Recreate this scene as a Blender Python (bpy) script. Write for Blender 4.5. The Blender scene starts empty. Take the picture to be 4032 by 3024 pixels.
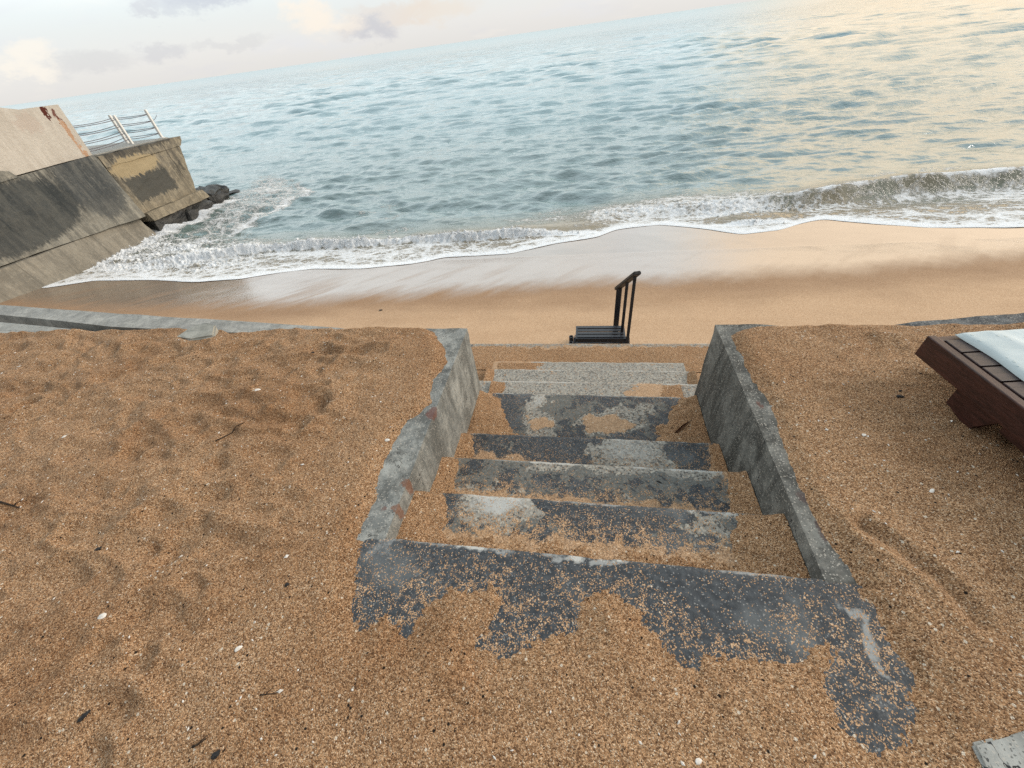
import bpy, bmesh, math, random
import numpy as np
from mathutils import Vector, Matrix
R_ = math.radians
random.seed(7); rng = np.random.default_rng(7)
scene = bpy.context.scene
COL = scene.collection

# ------------------------------------------------------------------ noise
_perm = np.random.default_rng(3).permutation(4096)
def _hash(ix, iy, seed):
    return _perm[(_perm[(ix + seed * 131) & 4095] + iy + seed * 57) & 4095]
def pn(x, y, seed=0):
    """gradient noise about -1..1"""
    x = np.asarray(x, float); y = np.asarray(y, float)
    ix = np.floor(x).astype(np.int64); iy = np.floor(y).astype(np.int64)
    fx = x - ix; fy = y - iy
    u = fx*fx*fx*(fx*(fx*6-15)+10); v = fy*fy*fy*(fy*(fy*6-15)+10)
    def g(dx, dy):
        a = _hash(ix+dx, iy+dy, seed) * (2*np.pi/4096)
        return np.cos(a)*(fx-dx) + np.sin(a)*(fy-dy)
    a = g(0,0)*(1-u)+g(1,0)*u; b = g(0,1)*(1-u)+g(1,1)*u
    return 1.5*(a*(1-v)+b*v)
def fbm(x, y, oct=4, seed=0, gain=.5):
    s = 0; a = 1.; f = 1.; t = 0
    for k in range(oct):
        s = s + a*pn(x*f, y*f, seed+k*7); t += a; a *= gain; f *= 2.03
    return s/t
def sstep(a, b, x):
    t = np.clip((x-a)/(b-a), 0, 1); return t*t*(3-2*t)
def poly_sd(px, py, poly):
    """signed distance, positive inside"""
    P = np.array(poly); n = len(P); d = np.full(px.shape, 1e9); ins = np.zeros(px.shape, bool)
    for i in range(n):
        a = P[i]; b = P[(i+1) % n]; e = b-a
        t = np.clip(((px-a[0])*e[0]+(py-a[1])*e[1])/(e@e), 0, 1)
        d = np.minimum(d, np.hypot(px-a[0]-t*e[0], py-a[1]-t*e[1]))
        c = ((a[1] > py) != (b[1] > py)) & (px < (b[0]-a[0])*(py-a[1])/(b[1]-a[1]+1e-12)+a[0])
        ins ^= c
    return np.where(ins, d, -d)

# ------------------------------------------------------------------ mesh helpers
def tag(o, label=None, cat=None, group=None, kind=None):
    if label: o['label'] = label
    if cat: o['category'] = cat
    if group: o['group'] = group
    if kind: o['kind'] = kind
    return o
def link(name, me, mat=None, parent=None):
    o = bpy.data.objects.new(name, me); COL.objects.link(o)
    if mat is not None: me.materials.append(mat)
    if parent is not None: o.parent = parent
    return o
def empty(name, loc=(0,0,0), rz=0):
    o = bpy.data.objects.new(name, None); COL.objects.link(o); o.location = loc; o.rotation_euler = (0,0,rz)
    o.empty_display_size = .1
    return o
def fast_mesh(name, verts, quads, attrs=None, smooth=True):
    me = bpy.data.meshes.new(name); verts = np.asarray(verts, np.float32); quads = np.asarray(quads, np.int32)
    me.vertices.add(len(verts)); me.vertices.foreach_set('co', verts.ravel())
    me.loops.add(quads.size); me.loops.foreach_set('vertex_index', quads.ravel())
    me.polygons.add(len(quads)); me.polygons.foreach_set('loop_start', np.arange(0, quads.size, quads.shape[1], dtype=np.int32))
    me.update(calc_edges=True)
    me.polygons.foreach_set('use_smooth', np.full(len(quads), smooth))
    for k, v in (attrs or {}).items():
        a = me.attributes.new(k, 'FLOAT', 'POINT'); a.data.foreach_set('value', np.asarray(v, np.float32).ravel())
    me.update()
    return me
def grid_quads(nr, nc):
    i = np.arange(nr*nc).reshape(nr, nc)
    return np.stack([i[:-1,:-1], i[:-1,1:], i[1:,1:], i[1:,:-1]], -1).reshape(-1, 4)
def box(bm, c, s, rz=0, bev=0.0, M=None):
    m = Matrix.Translation(c) @ Matrix.Rotation(rz, 4, 'Z') @ Matrix.Diagonal((*s, 1))
    if M is not None: m = M @ m
    r = bmesh.ops.create_cube(bm, size=1, matrix=m)
    if bev:
        es = list({e for v in r['verts'] for e in v.link_edges})
        bmesh.ops.bevel(bm, geom=es, offset=bev, segments=2, profile=.6, affect='EDGES')
def tube(bm, pts, rad, seg=8, cap=True):
    pts = [Vector(p) for p in pts]; rads = rad if isinstance(rad, (list, tuple)) else [rad]*len(pts); rings = []
    for i, p in enumerate(pts):
        t = (pts[min(i+1, len(pts)-1)]-pts[max(i-1, 0)]).normalized()
        a = t.orthogonal().normalized() if i == 0 else (a - t*a.dot(t)).normalized()
        b = t.cross(a)
        rings.append([bm.verts.new(p + (a*math.cos(2*math.pi*k/seg)+b*math.sin(2*math.pi*k/seg))*rads[i]) for k in range(seg)])
    for r0, r1 in zip(rings, rings[1:]):
        for k in range(seg):
            f = bm.faces.new((r0[k], r0[(k+1)%seg], r1[(k+1)%seg], r1[k])); f.smooth = True
    if cap:
        bm.faces.new(rings[0][::-1]); bm.faces.new(rings[-1])
def prism(bm, poly, z0, z1):
    """poly = list of (x, y) ccw; z0/z1 numbers or lists"""
    n = len(poly); z0 = z0 if isinstance(z0, (list,tuple)) else [z0]*n; z1 = z1 if isinstance(z1, (list,tuple)) else [z1]*n
    lo = [bm.verts.new((x, y, z)) for (x, y), z in zip(poly, z0)]; hi = [bm.verts.new((x, y, z)) for (x, y), z in zip(poly, z1)]
    bm.faces.new(lo[::-1]); bm.faces.new(hi)
    for i in range(n): bm.faces.new((lo[i], lo[(i+1)%n], hi[(i+1)%n], hi[i]))
def prism_x(bm, poly, xa, xb):
    """poly in (y, z), front face x given by function/number xa, back xb"""
    fa = xa if callable(xa) else (lambda y, z: xa)
    fr = [bm.verts.new((fa(y, z), y, z)) for y, z in poly]; bk = [bm.verts.new((xb, y, z)) for y, z in poly]
    bm.faces.new(fr); bm.faces.new(bk[::-1]); n = len(poly)
    for i in range(n): bm.faces.new((fr[(i+1)%n], fr[i], bk[i], bk[(i+1)%n]))
def bm_obj(name, bm, mat, parent=None, smooth=False):
    bmesh.ops.recalc_face_normals(bm, faces=bm.faces[:])
    me = bpy.data.meshes.new(name); bm.to_mesh(me); bm.free()
    if smooth:
        for p in me.polygons: p.use_smooth = True
    return link(name, me, mat, parent)
def rough(bm, cuts, amp, freq, seed=0):
    """subdivide a hard mesh and roughen its faces and edges a little"""
    for _ in range(cuts):
        bmesh.ops.subdivide_edges(bm, edges=bm.edges[:], cuts=1, use_grid_fill=True)
    jitter(bm, amp, freq, freq*1.7, freq*1.3, seed)
def jitter(bm, amp, f, fz1, fz2, seed):
    bm.normal_update(); bm.verts.ensure_lookup_table()
    c = np.array([v.co[:] for v in bm.verts]); nn = fbm(c[:,0]*f+c[:,2]*fz1, c[:,1]*f-c[:,2]*fz2, 3, seed)*amp
    for v, n in zip(bm.verts, nn): v.co = v.co + v.normal*float(n)

# ------------------------------------------------------------------ node helpers
class G:
    def __init__(s, tree): s.t = tree; s.nodes = tree.nodes; s.links = tree.links
    def put(s, sock, v):
        if v is None: return
        if isinstance(v, bpy.types.NodeSocket): s.links.new(v, sock)
        else:
            try: sock.default_value = v
            except Exception:
                sock.default_value = (*v, 1) if len(v) == 3 else v[:3]
    def n(s, typ, ins=None, **props):
        nd = s.nodes.new(typ)
        for k, v in props.items(): setattr(nd, k, v)
        for k, v in (ins or {}).items(): s.put(nd.inputs[k], v)
        return nd
    def m(s, op, a, b=None, c=None, clamp=False):
        nd = s.n('ShaderNodeMath', {0: a, 1: b, 2: c}, operation=op); nd.use_clamp = clamp; return nd.outputs[0]
    def add(s, a, b): return s.m('ADD', a, b)
    def mul(s, a, b): return s.m('MULTIPLY', a, b)
    def sub(s, a, b): return s.m('SUBTRACT', a, b)
    def vm(s, op, a, b=None, out=0):
        return s.n('ShaderNodeVectorMath', {0: a, 1: b}, operation=op).outputs[out]
    def mix(s, f, a, b, blend='MIX'):
        nd = s.n('ShaderNodeMix', data_type='RGBA', blend_type=blend); s.put(nd.inputs[0], f); s.put(nd.inputs[6], a); s.put(nd.inputs[7], b)
        return nd.outputs[2]
    def ss(s, x, a, b):
        nd = s.n('ShaderNodeMapRange', {0: x, 1: a, 2: b, 3: 0., 4: 1.}, interpolation_type='SMOOTHSTEP'); nd.clamp = True; return nd.outputs[0]
    def lin(s, x, a, b, c=0., d=1.):
        nd = s.n('ShaderNodeMapRange', {0: x, 1: a, 2: b, 3: c, 4: d}); nd.clamp = True; return nd.outputs[0]
    def ramp(s, f, stops, interp='LINEAR'):
        nd = s.n('ShaderNodeValToRGB', {0: f}); cr = nd.color_ramp; cr.interpolation = interp
        while len(cr.elements) < len(stops): cr.elements.new(.5)
        for e, (p, c) in zip(cr.elements, stops):
            e.position = p; e.color = (*c, 1) if hasattr(c, '__len__') else (c, c, c, 1)
        return nd.outputs[0]
    def noise(s, vec, scale, detail=4., rough=.55, dist=0., out=0):
        return s.n('ShaderNodeTexNoise', {'Vector': vec, 'Scale': scale, 'Detail': detail, 'Roughness': rough, 'Distortion': dist}).outputs[out]
    def voro(s, vec, scale, feature='F1', out='Distance', rnd=1.):
        return s.n('ShaderNodeTexVoronoi', {'Vector': vec, 'Scale': scale, 'Randomness': rnd}, feature=feature).outputs[out]
    def attr(s, name): return s.n('ShaderNodeAttribute', attribute_name=name).outputs['Fac']
    def sep(s, v): return s.n('ShaderNodeSeparateXYZ', {0: v}).outputs
    def comb(s, x=0., y=0., z=0.): return s.n('ShaderNodeCombineXYZ', {0: x, 1: y, 2: z}).outputs[0]
    def mapping(s, v, scale=(1,1,1), rot=(0,0,0), loc=(0,0,0)):
        return s.n('ShaderNodeMapping', {0: v, 1: loc, 2: rot, 3: scale}).outputs[0]
    def bump(s, h, strength=.5, dist=.01, normal=None):
        return s.n('ShaderNodeBump', {'Height': h, 'Strength': strength, 'Distance': dist, 'Normal': normal}).outputs[0]
    def blob(s, pos, c, rad, scale=(1,1,1)):
        """1 at c falling to 0 at rad (ellipsoidal)"""
        d = s.vm('LENGTH', s.vm('MULTIPLY', s.vm('SUBTRACT', pos, c), scale), out=1)
        return s.ss(d, rad, rad*.25)
def mat(name, rough=.8, spec=.3):
    m = bpy.data.materials.new(name); m.use_nodes = True; t = m.node_tree
    g = G(t); b = t.nodes['Principled BSDF']; b.inputs['Roughness'].default_value = rough; b.inputs['Specular IOR Level'].default_value = spec
    pos = g.n('ShaderNodeNewGeometry').outputs['Position']
    return m, g, b, pos
def setc(g, b, col=None, rough=None, normal=None, **kw):
    g.put(b.inputs['Base Color'], col); g.put(b.inputs['Roughness'], rough); g.put(b.inputs['Normal'], normal)
    for k, v in kw.items(): g.put(b.inputs[k.replace('_', ' ')], v)

# ------------------------------------------------------------------ materials
def sand_grains(g, pos, scale=300.):
    """colour and height of coarse shelly sand"""
    v1 = g.n('ShaderNodeTexVoronoi', {'Vector': pos, 'Scale': scale})
    r1 = g.sep(v1.outputs['Color'])[0]
    v2 = g.n('ShaderNodeTexVoronoi', {'Vector': pos, 'Scale': scale*.6})
    r2 = g.sep(v2.outputs['Color'])[1]
    c = g.ramp(r1, [(0,(.07,.032,.015)), (.18,(.235,.122,.058)), (.45,(.44,.245,.122)), (.72,(.62,.37,.20)), (.92,(.74,.50,.305)), (1,(.83,.67,.49))])
    c = g.mix(g.mul(g.ss(r2, .5, .0), .5), c, (.13,.062,.028))
    c = g.mix(g.mul(g.ss(r2, .6, 1.), .4), c, (.50,.29,.145))
    v3 = g.n('ShaderNodeTexVoronoi', {'Vector': pos, 'Scale': scale*.30})
    r3 = g.sep(v3.outputs['Color'])[2]
    fl = g.mul(g.m('GREATER_THAN', r3, .982), g.ss(v3.outputs['Distance'], .5, .3))
    c = g.mix(fl, c, (.80,.69,.55))
    dk = g.mul(g.m('LESS_THAN', r3, .012), g.ss(v3.outputs['Distance'], .5, .3))
    c = g.mix(dk, c, (.02,.014,.01))
    h = g.add(g.mul(g.m('SUBTRACT', 1., v1.outputs['Distance']), .5), g.mul(r1, .5))
    h = g.add(h, g.mul(g.noise(pos, 60., 3.), .9))
    return c, h
def make_sand():
    m, g, b, pos = mat('coarse_sand', .9, .25)
    c, h = sand_grains(g, pos)
    n1 = g.noise(pos, 1.3, 4., .6); n2 = g.noise(pos, 7., 3., .6)
    c = g.mix(g.mul(g.ss(n1, .42, .72), .42), c, (.62,.44,.27), 'MULTIPLY')
    c = g.mix(g.mul(g.ss(n1, .5, .25), .28), c, (1.25,1.2,1.12), 'MULTIPLY')
    c = g.mix(g.mul(g.ss(n2, .55, .8), .28), c, (1.0,.78,.6), 'MULTIPLY')
    setc(g, b, c, normal=g.bump(h, .9, .010))
    return m
def make_beach():
    m, g, b, pos = mat('smooth_beach_sand', .85, .2)
    wet = g.attr('wet'); damp = g.attr('damp')
    v = g.n('ShaderNodeTexVoronoi', {'Vector': pos, 'Scale': 140.})
    r = g.sep(v.outputs['Color'])[0]
    c = g.ramp(r, [(0,(.40,.245,.14)), (.5,(.54,.355,.215)), (1,(.66,.46,.295))])
    n = g.noise(g.mapping(pos, (.35,1.2,1)), 1.6, 5., .6)
    c = g.mix(g.mul(g.ss(n, .4, .75), .3), c, (.72,.66,.6), 'MULTIPLY')
    sp = g.m('GREATER_THAN', g.sep(g.n('ShaderNodeTexVoronoi', {'Vector': pos, 'Scale': 22.}).outputs['Color'])[2], .9)
    spd = g.ss(g.voro(pos, 22.), .12, .05)
    c = g.mix(g.mul(g.mul(sp, spd), .7), c, (.10,.06,.035))
    c = g.mix(damp, c, (.66,.62,.60), 'MULTIPLY')
    c = g.mix(g.mul(wet, .6), c, (.155,.125,.098))
    sm = g.sub(1., g.mul(wet, .8))
    fine = g.noise(pos, 26., 3., .6)
    hh = g.add(g.mul(fine, .4), g.mul(r, .35))
    setc(g, b, c, g.lin(wet, 0., 1., .85, .3), g.bump(g.mul(hh, sm), .3, .006))
    g.put(b.inputs['Coat Weight'], wet)
    g.put(b.inputs['Coat Roughness'], .16); g.put(b.inputs['Coat IOR'], 2.2)
    g.put(b.inputs['Coat Normal'], g.bump(g.add(fine, g.noise(g.mapping(pos, (30,9,9), (0,0,.5)), 1., 3.)), .25, .008))
    return m
def make_step_mat():
    m, g, b, pos = mat('worn_painted_concrete', .75, .35)
    coat = g.attr('coat'); paint = g.attr('paint'); gr = g.attr('grain'); dust = g.attr('dust'); lite = g.attr('lite')
    nA = g.noise(pos, 9., 8., .66, .6); nB = g.noise(pos, 21., 6., .62, .4); nC = g.noise(pos, 70., 4., .6)
    base = g.mix(g.ss(nC, .3, .7), (.215,.20,.172), (.34,.315,.27))
    vs = g.n('ShaderNodeTexVoronoi', {'Vector': pos, 'Scale': 95.}); rs = g.sep(vs.outputs['Color'])[0]
    base = g.mix(g.m('LESS_THAN', rs, .22), base, (.10,.095,.085))
    base = g.mix(g.mul(g.m('GREATER_THAN', rs, .85), .6), base, (.5,.46,.38))
    base = g.mix(lite, base, (.55,.53,.48))
    # grey middle coat
    mid = g.ss(g.add(g.add(g.mul(paint, .5), coat), g.sub(g.add(g.mul(nB, .6), g.mul(g.noise(g.vm('ADD', pos, (7.3,2.1,0)), 5., 5., .6), .7)), .62)), .0, .02)
    midc = g.mix(g.ss(nC, .35, .65), (.115,.112,.10), (.165,.165,.15))
    c = g.mix(mid, base, midc)
    pm = g.ss(g.add(paint, g.mul(g.sub(nA, .5), 5.6)), .0, .03)
    darkc = g.mix(g.ss(g.noise(pos, 40., 5., .65), .35, .7), (.030,.034,.039), (.068,.075,.081))
    darkc = g.mix(g.mul(g.ss(g.noise(pos, 3.2, 4.), .52, .7), .6), darkc, (.16,.17,.17))
    c = g.mix(pm, c, darkc)
    lm = g.ss(g.add(lite, g.mul(g.sub(nC, .5), .9)), .28, .75)
    c = g.mix(g.mul(lm, .62), c, (.44,.44,.42))
    v4 = g.n('ShaderNodeTexVoronoi', {'Vector': pos, 'Scale': 260.}); c = g.mix(g.mul(g.m('GREATER_THAN', g.sep(v4.outputs['Color'])[0], .96), .6), c, (.34,.33,.31))
    # rim of the flaked coat
    rim = g.ss(g.m('ABSOLUTE', g.add(paint, g.mul(g.sub(nA, .5), 5.6))), .12, .0)
    c = g.mix(g.mul(rim, .4), c, (.028,.032,.036))
    # thin dusting of sand and single grains
    dm = g.ss(g.add(g.add(g.mul(dust, 1.2), g.sub(nB, .95)), g.mul(g.sub(g.noise(pos, 60., 4., .7), .5), .5)), .02, .14)
    sg, sh = sand_grains(g, pos)
    vg = g.n('ShaderNodeTexVoronoi', {'Vector': pos, 'Scale': 280.})
    rg = g.sep(vg.outputs['Color'])[1]
    clump = g.mul(g.ss(g.noise(pos, 32., 4., .65), .36, .66), 1.25)
    gm = g.m('MAXIMUM', g.m('LESS_THAN', rg, g.mul(gr, clump)), g.mul(dm, .85))
    c = g.mix(gm, c, g.mix(.25, sg, (.52,.34,.19)))
    h = g.add(g.mul(pm, .55), g.add(g.mul(mid, .25), g.add(g.mul(nC, .5), g.mul(gm, .8))))
    setc(g, b, c, g.lin(pm, 0., 1., .85, .6), g.bump(h, .7, .005))
    return m
def make_wall_mat(name, lo, hi, dark, rust=(), moss=.0, seed=0., streak=.6):
    m, g, b, pos = mat(name, .8, .3)
    p = g.vm('ADD', pos, (seed, seed*.7, 0))
    st = g.noise(g.mapping(p, (7,7,1.2), (.35,.25,0)), 1., 6., .65)
    n1 = g.noise(p, 3.1, 9., .68, .5); n2 = g.noise(p, 24., 7., .68); n3 = g.noise(p, 120., 3., .6)
    c = g.mix(g.ss(g.add(g.mul(n1, .5), g.mul(n2, .5)), .42, .58), lo, hi)
    c = g.mix(g.mul(g.ss(g.add(g.mul(st,.8),g.mul(n2,.2)), .47, .57), streak), c, dark)
    c = g.mix(g.mul(g.ss(n1, .55, .66), .5), c, tuple(min(1, v*1.45) for v in hi))
    c = g.mix(g.mul(g.ss(g.noise(g.mapping(p, (11,11,2.5), (.5,.3,0)), 1., 6., .65), .5, .62), .35*streak), c, tuple(v*.6 for v in dark))
    c = g.mix(g.mul(g.ss(n3, .58, .7), .4), c, (.30,.28,.25))
    v5 = g.n('ShaderNodeTexVoronoi', {'Vector': pos, 'Scale': 230.}); r5 = g.sep(v5.outputs['Color'])
    c = g.mix(g.mul(g.m('GREATER_THAN', r5[0], .93), .65), c, (.48,.44,.38)); c = g.mix(g.mul(g.m('LESS_THAN', r5[1], .06), .6), c, (.04,.04,.038))
    # thin crack lines
    ck = g.voro(g.vm('ADD', p, g.vm('SCALE', g.noise(p, 6., 4., out=1), None)), 1.7, 'DISTANCE_TO_EDGE')
    ck2 = g.mul(g.ss(ck, .008, .002), g.ss(n1, .5, .6))
    c = g.mix(ck2, c, (.03,.03,.03))
    for q, r, sc, colr in rust:
        f = g.blob(g.vm('ADD', pos, g.vm('MULTIPLY', g.vm('SUBTRACT', g.noise(pos, 26., 7., .75, out=1), (.5,.5,.5)), (.06,.06,.06))), q, r*1.25, sc); f = g.mul(g.ss(g.add(f, g.mul(g.sub(g.noise(g.mapping(pos, (1,1,.35)), 38., 6., .75), .5), 2.2)), .45, .8), .65)
        c = g.mix(f, c, colr)
    h = g.add(g.mul(n2, .7), g.add(g.mul(n3, .35), g.mul(ck2, -1.)))
    setc(g, b, c, g.lin(n1, .3, .7, .65, .9), g.bump(h, .5, .006))
    return m
def make_seawall_mat(name, base, dark, tan, zref, patch=(), grit=1.):
    m, g, b, pos = mat(name, .85, .25)
    x, y, z = g.sep(pos)[:3]
    st = g.noise(g.mapping(pos, (1.5,3.4,.55)), 1., 8., .72)
    st2 = g.noise(g.mapping(pos, (4,11,.8)), 1., 5., .6)
    n1 = g.noise(pos, .8, 6., .62, .6); n2 = g.noise(pos, 5., 7., .68); n3 = g.noise(pos, 22., 4., .6)
    c = g.mix(g.ss(g.add(g.mul(n1,.5), g.mul(n2,.5)), .38, .62), base, tan)
    c = g.mix(g.mul(g.ss(g.add(g.mul(st, .75), g.mul(n1, .35)), .47, .64), .9), c, dark)
    c = g.mix(g.mul(g.ss(st2, .55, .72), .45*grit), c, tuple(v*.7 for v in dark))
    c = g.mix(g.mul(g.ss(st2, .42, .25), .4), c, tuple(min(1, v*1.4) for v in tan))
    c = g.mix(g.mul(g.ss(n3, .5, .7), .4*grit), c, (.03,.03,.028))
    c = g.mix(g.mul(g.ss(g.noise(pos, 11., 8., .75), .53, .62), .35*grit), c, tuple(min(1, v*1.5) for v in tan))
    fj = g.mul(g.ss(g.m('ABSOLUTE', g.sub(g.m('FRACT', g.add(g.mul(y, .42), g.mul(n2, .02))), .5)), .012, .004), .7*grit); c = g.mix(fj, c, tuple(v*.6 for v in dark))
    c = g.mix(g.mul(g.ss(g.add(z, g.mul(n2, .8)), -.5, -1.3), .35*grit), c, tan)
    for q, r, sc, colr, am in patch:
        pp = g.vm('ADD', pos, g.vm('MULTIPLY', g.vm('SUBTRACT', g.noise(g.mapping(pos, (1,1.6,.7)), 4., 6., .7, out=1), (.5,.5,.5)), (.7,.7,.7)))
        dd = g.vm('MULTIPLY', g.vm('SUBTRACT', pp, q), sc)
        if am == .92: da = g.sep(g.vm('ABSOLUTE', dd)); d = g.m('MAXIMUM', da[1], da[2])
        else: d = g.vm('LENGTH', dd, out=1)
        c = g.mix(g.mul(g.ss(d, r, r*.86), am), c, colr)
    setc(g, b, c, .85, g.bump(g.add(n2, g.mul(n3, .6)), .7, .04))
    return m
def make_simple(name, c0, c1, scale, rough=.6, spec=.4, bump=.2, bd=.004, stretch=(1,1,1), **kw):
    m, g, b, pos = mat(name, rough, spec)
    n = g.noise(g.mapping(pos, stretch), scale, 6., .62)
    n2 = g.noise(g.mapping(pos, stretch), scale*5, 4., .6)
    c = g.mix(g.ss(g.add(g.mul(n,.65), g.mul(n2,.35)), .36, .64), c0, c1)
    setc(g, b, c, g.lin(n2, .3, .7, rough-.08, min(1, rough+.1)), g.bump(g.add(n, n2), bump, bd), **kw)
    return m
def make_water():
    m, g, b, pos = mat('sea_water', .06, .5)
    foam = g.attr('foam'); shal = g.attr('shallow'); fine = g.attr('fine')
    b.inputs['Specular IOR Level'].default_value = .5; g.put(b.inputs['IOR'], g.lin(shal, .25, .85, 2.6, 1.45))
    col = g.mix(shal, (.100,.225,.245), (.30,.24,.155))
    mid = g.ss(g.m('ABSOLUTE', g.sub(shal, .45)), .45, .1)
    col = g.mix(g.mul(mid, .55), col, (.085,.125,.095))
    warp = g.vm('SCALE', g.vm('SUBTRACT', g.noise(pos, 2.6, 4., .6, out=1), (.5,.5,.5)), None)
    warp.node.inputs['Scale'].default_value = .55
    pw = g.mapping(g.vm('ADD', pos, warp), (.62,1.25,0.))
    e1 = g.voro(pw, 2.6, 'DISTANCE_TO_EDGE'); e2 = g.voro(pw, 7.5, 'DISTANCE_TO_EDGE')
    lace = g.m('MINIMUM', g.mul(e1, 1.35), g.add(g.mul(e2, 1.1), .1))
    nz = g.noise(g.mapping(pos, (1,1.6,0)), 9., 6., .7)
    lv = g.add(g.mul(lace, 1.15), g.mul(g.sub(nz, .5), 1.15))
    fm = g.mul(g.ss(g.sub(foam, lv), -.08, .2), g.ss(foam, .02, .12))
    fcol = g.mix(g.ss(g.sub(foam, lv), .0, .55), (.56,.54,.50), (.88,.89,.90))
    col = g.mix(fm, col, fcol)
    h1 = g.noise(g.mapping(pos, (.8,1.7,1), (0,0,-.12)), 2.6, 4., .6); h2 = g.noise(g.mapping(pos, (1.,1.5,1)), 12., 3., .55)
    h3 = g.noise(g.mapping(pos, (.55,1.,1), (0,0,-.12)), .9, 4., .6); cs = g.attr('coarse')
    hb = g.add(g.mul(g.add(g.mul(h1, .75), g.mul(h2, .14)), g.mul(fine, g.sub(1., g.mul(cs, .7)))), g.mul(g.add(g.mul(h3, 2.6), g.mul(g.noise(g.mapping(pos, (.35,1.,1), (0,0,-.1)), .22, 3., .6), 9.)), cs))
    nrm = g.bump(hb, .6, .13)
    nrm = g.bump(g.mul(fm, g.add(.6, g.noise(pos, 30., 4.))), .8, .03, nrm)
    far = g.attr('far'); rg = g.add(g.lin(shal, .3, .8, .05, .16), g.mul(far, .20))
    setc(g, b, col, g.add(rg, g.mul(fm, g.sub(.8, rg))), nrm)
    return m

M_sand = make_sand(); M_beach = make_beach(); M_step = make_step_mat()
RUSTC = (.19,.07,.03)
M_wallL = make_wall_mat('stained_concrete_lit', (.17,.175,.165), (.30,.30,.275), (.065,.066,.06),  # left wall faces the light: its lit tone is put into the colour
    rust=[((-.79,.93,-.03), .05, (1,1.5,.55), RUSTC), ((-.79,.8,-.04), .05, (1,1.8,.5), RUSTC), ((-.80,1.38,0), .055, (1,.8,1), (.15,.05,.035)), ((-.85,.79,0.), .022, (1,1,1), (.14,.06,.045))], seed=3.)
M_wallR = make_wall_mat('stained_concrete_shaded', (.10,.098,.088), (.19,.185,.165), (.032,.032,.028),  # right wall faces away: its shade is put into the darker colour
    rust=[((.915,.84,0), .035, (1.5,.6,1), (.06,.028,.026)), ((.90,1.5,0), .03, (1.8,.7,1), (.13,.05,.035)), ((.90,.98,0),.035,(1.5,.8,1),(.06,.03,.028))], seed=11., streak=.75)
M_curb = make_wall_mat('pale_green_concrete', (.27,.265,.245), (.39,.38,.345), (.16,.16,.148), seed=5., streak=.5)
M_ridge = make_wall_mat('dark_wet_concrete', (.05,.055,.06), (.16,.165,.165), (.02,.022,.025), seed=8.)
M_paver = make_wall_mat('paving_concrete', (.26,.26,.24), (.36,.355,.325), (.14,.13,.11), seed=2., streak=.2)
M_sea_dark = make_seawall_mat('weathered_sea_wall', (.17,.168,.15), (.040,.043,.043), (.30,.275,.225), -1.9,
    patch=[((-16.3,9.2,-.9), 1.1, (0,.5,1.2), (.03,.035,.037), .75), ((-16.3,11.9,-.7), .8, (0,.9,.7), (.05,.055,.058), .6)])
M_sea_foot = make_seawall_mat('sea_wall_footing', (.19,.172,.142), (.09,.084,.072), (.28,.25,.20), -2.4)
M_pier = make_seawall_mat('weathered_pier_render', (.18,.155,.12), (.055,.052,.046), (.34,.285,.20), -1.,
    patch=[((-16.4,13.9,-.62), .55, (0,.5,1.6), (.36,.28,.165), .85), ((-16.4,14.0,-1.32), .42, (0,.42,1.05), (.068,.066,.058), .92), ((-16.4,14.5,-.1), .5, (0,.3,2.6), (.05,.047,.042), .7)])
M_white = make_seawall_mat('cream_render', (.50,.45,.385), (.45,.40,.34), (.54,.49,.425), 0.,
    patch=[((-16.37,12.52,.45), .12, (0,2.2,.16), (.40,.19,.08), .75), ((-16.37,12.3,1.22), .16, (0,1.7,.9), (.085,.02,.012), 1.), ((-16.37,12.55,1.1), .10, (0,1.6,.45), (.12,.03,.02), .9), ((-16.37,11.6,1.05), .35, (0,1,1.4), (.45,.37,.31), .6)], grit=.12)
M_rock = make_simple('wet_black_rock', (.012,.012,.012), (.05,.047,.04), 4., .5, .5, .8, .05)
M_stone = make_simple('pale_stone', (.30,.29,.25), (.42,.40,.345), 9., .85, .3, .5, .006)
M_black = make_simple('black_painted_steel', (.010,.011,.015), (.026,.028,.036), 30., .38, .5, .15, .001)
M_railtop = make_simple('worn_dark_wood', (.02,.016,.014), (.06,.05,.043), 14., .6, .4, .4, .002, (3,.6,3))
M_wood = make_simple('dark_red_hardwood', (.022,.0068,.005), (.060,.019,.013), 6., .42, .5, .35, .002, (9,.8,9))
M_slat = make_simple('dark_slat_wood', (.018,.009,.009), (.05,.028,.027), 6., .38, .5, .35, .002, (.8,9,9))
M_twig = make_simple('dry_twig', (.02,.013,.009), (.06,.04,.026), 60., .85, .2, .4, .001)
M_leaf = make_simple('brown_leaf', (.07,.025,.01), (.14,.055,.02), 50., .7, .3, .4, .001)
M_coal = make_simple('charcoal_black', (.006,.006,.006), (.022,.02,.02), 70., .6, .4, .6, .002)
M_shell = make_simple('white_shell', (.62,.55,.47), (.80,.76,.70), 120., .45, .5, .3, .001)
M_post = make_simple('white_metal_paint', (.68,.66,.62), (.80,.78,.74), 8., .5, .4, .2, .002)
M_rope = make_simple('dark_rope', (.10,.085,.095), (.18,.155,.165), 40., .9, .2, .3, .002)
M_foam = make_simple('white_foam', (.70,.71,.71), (.90,.91,.92), 20., .7, .3, .5, .01)
M_water = make_water()
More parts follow.
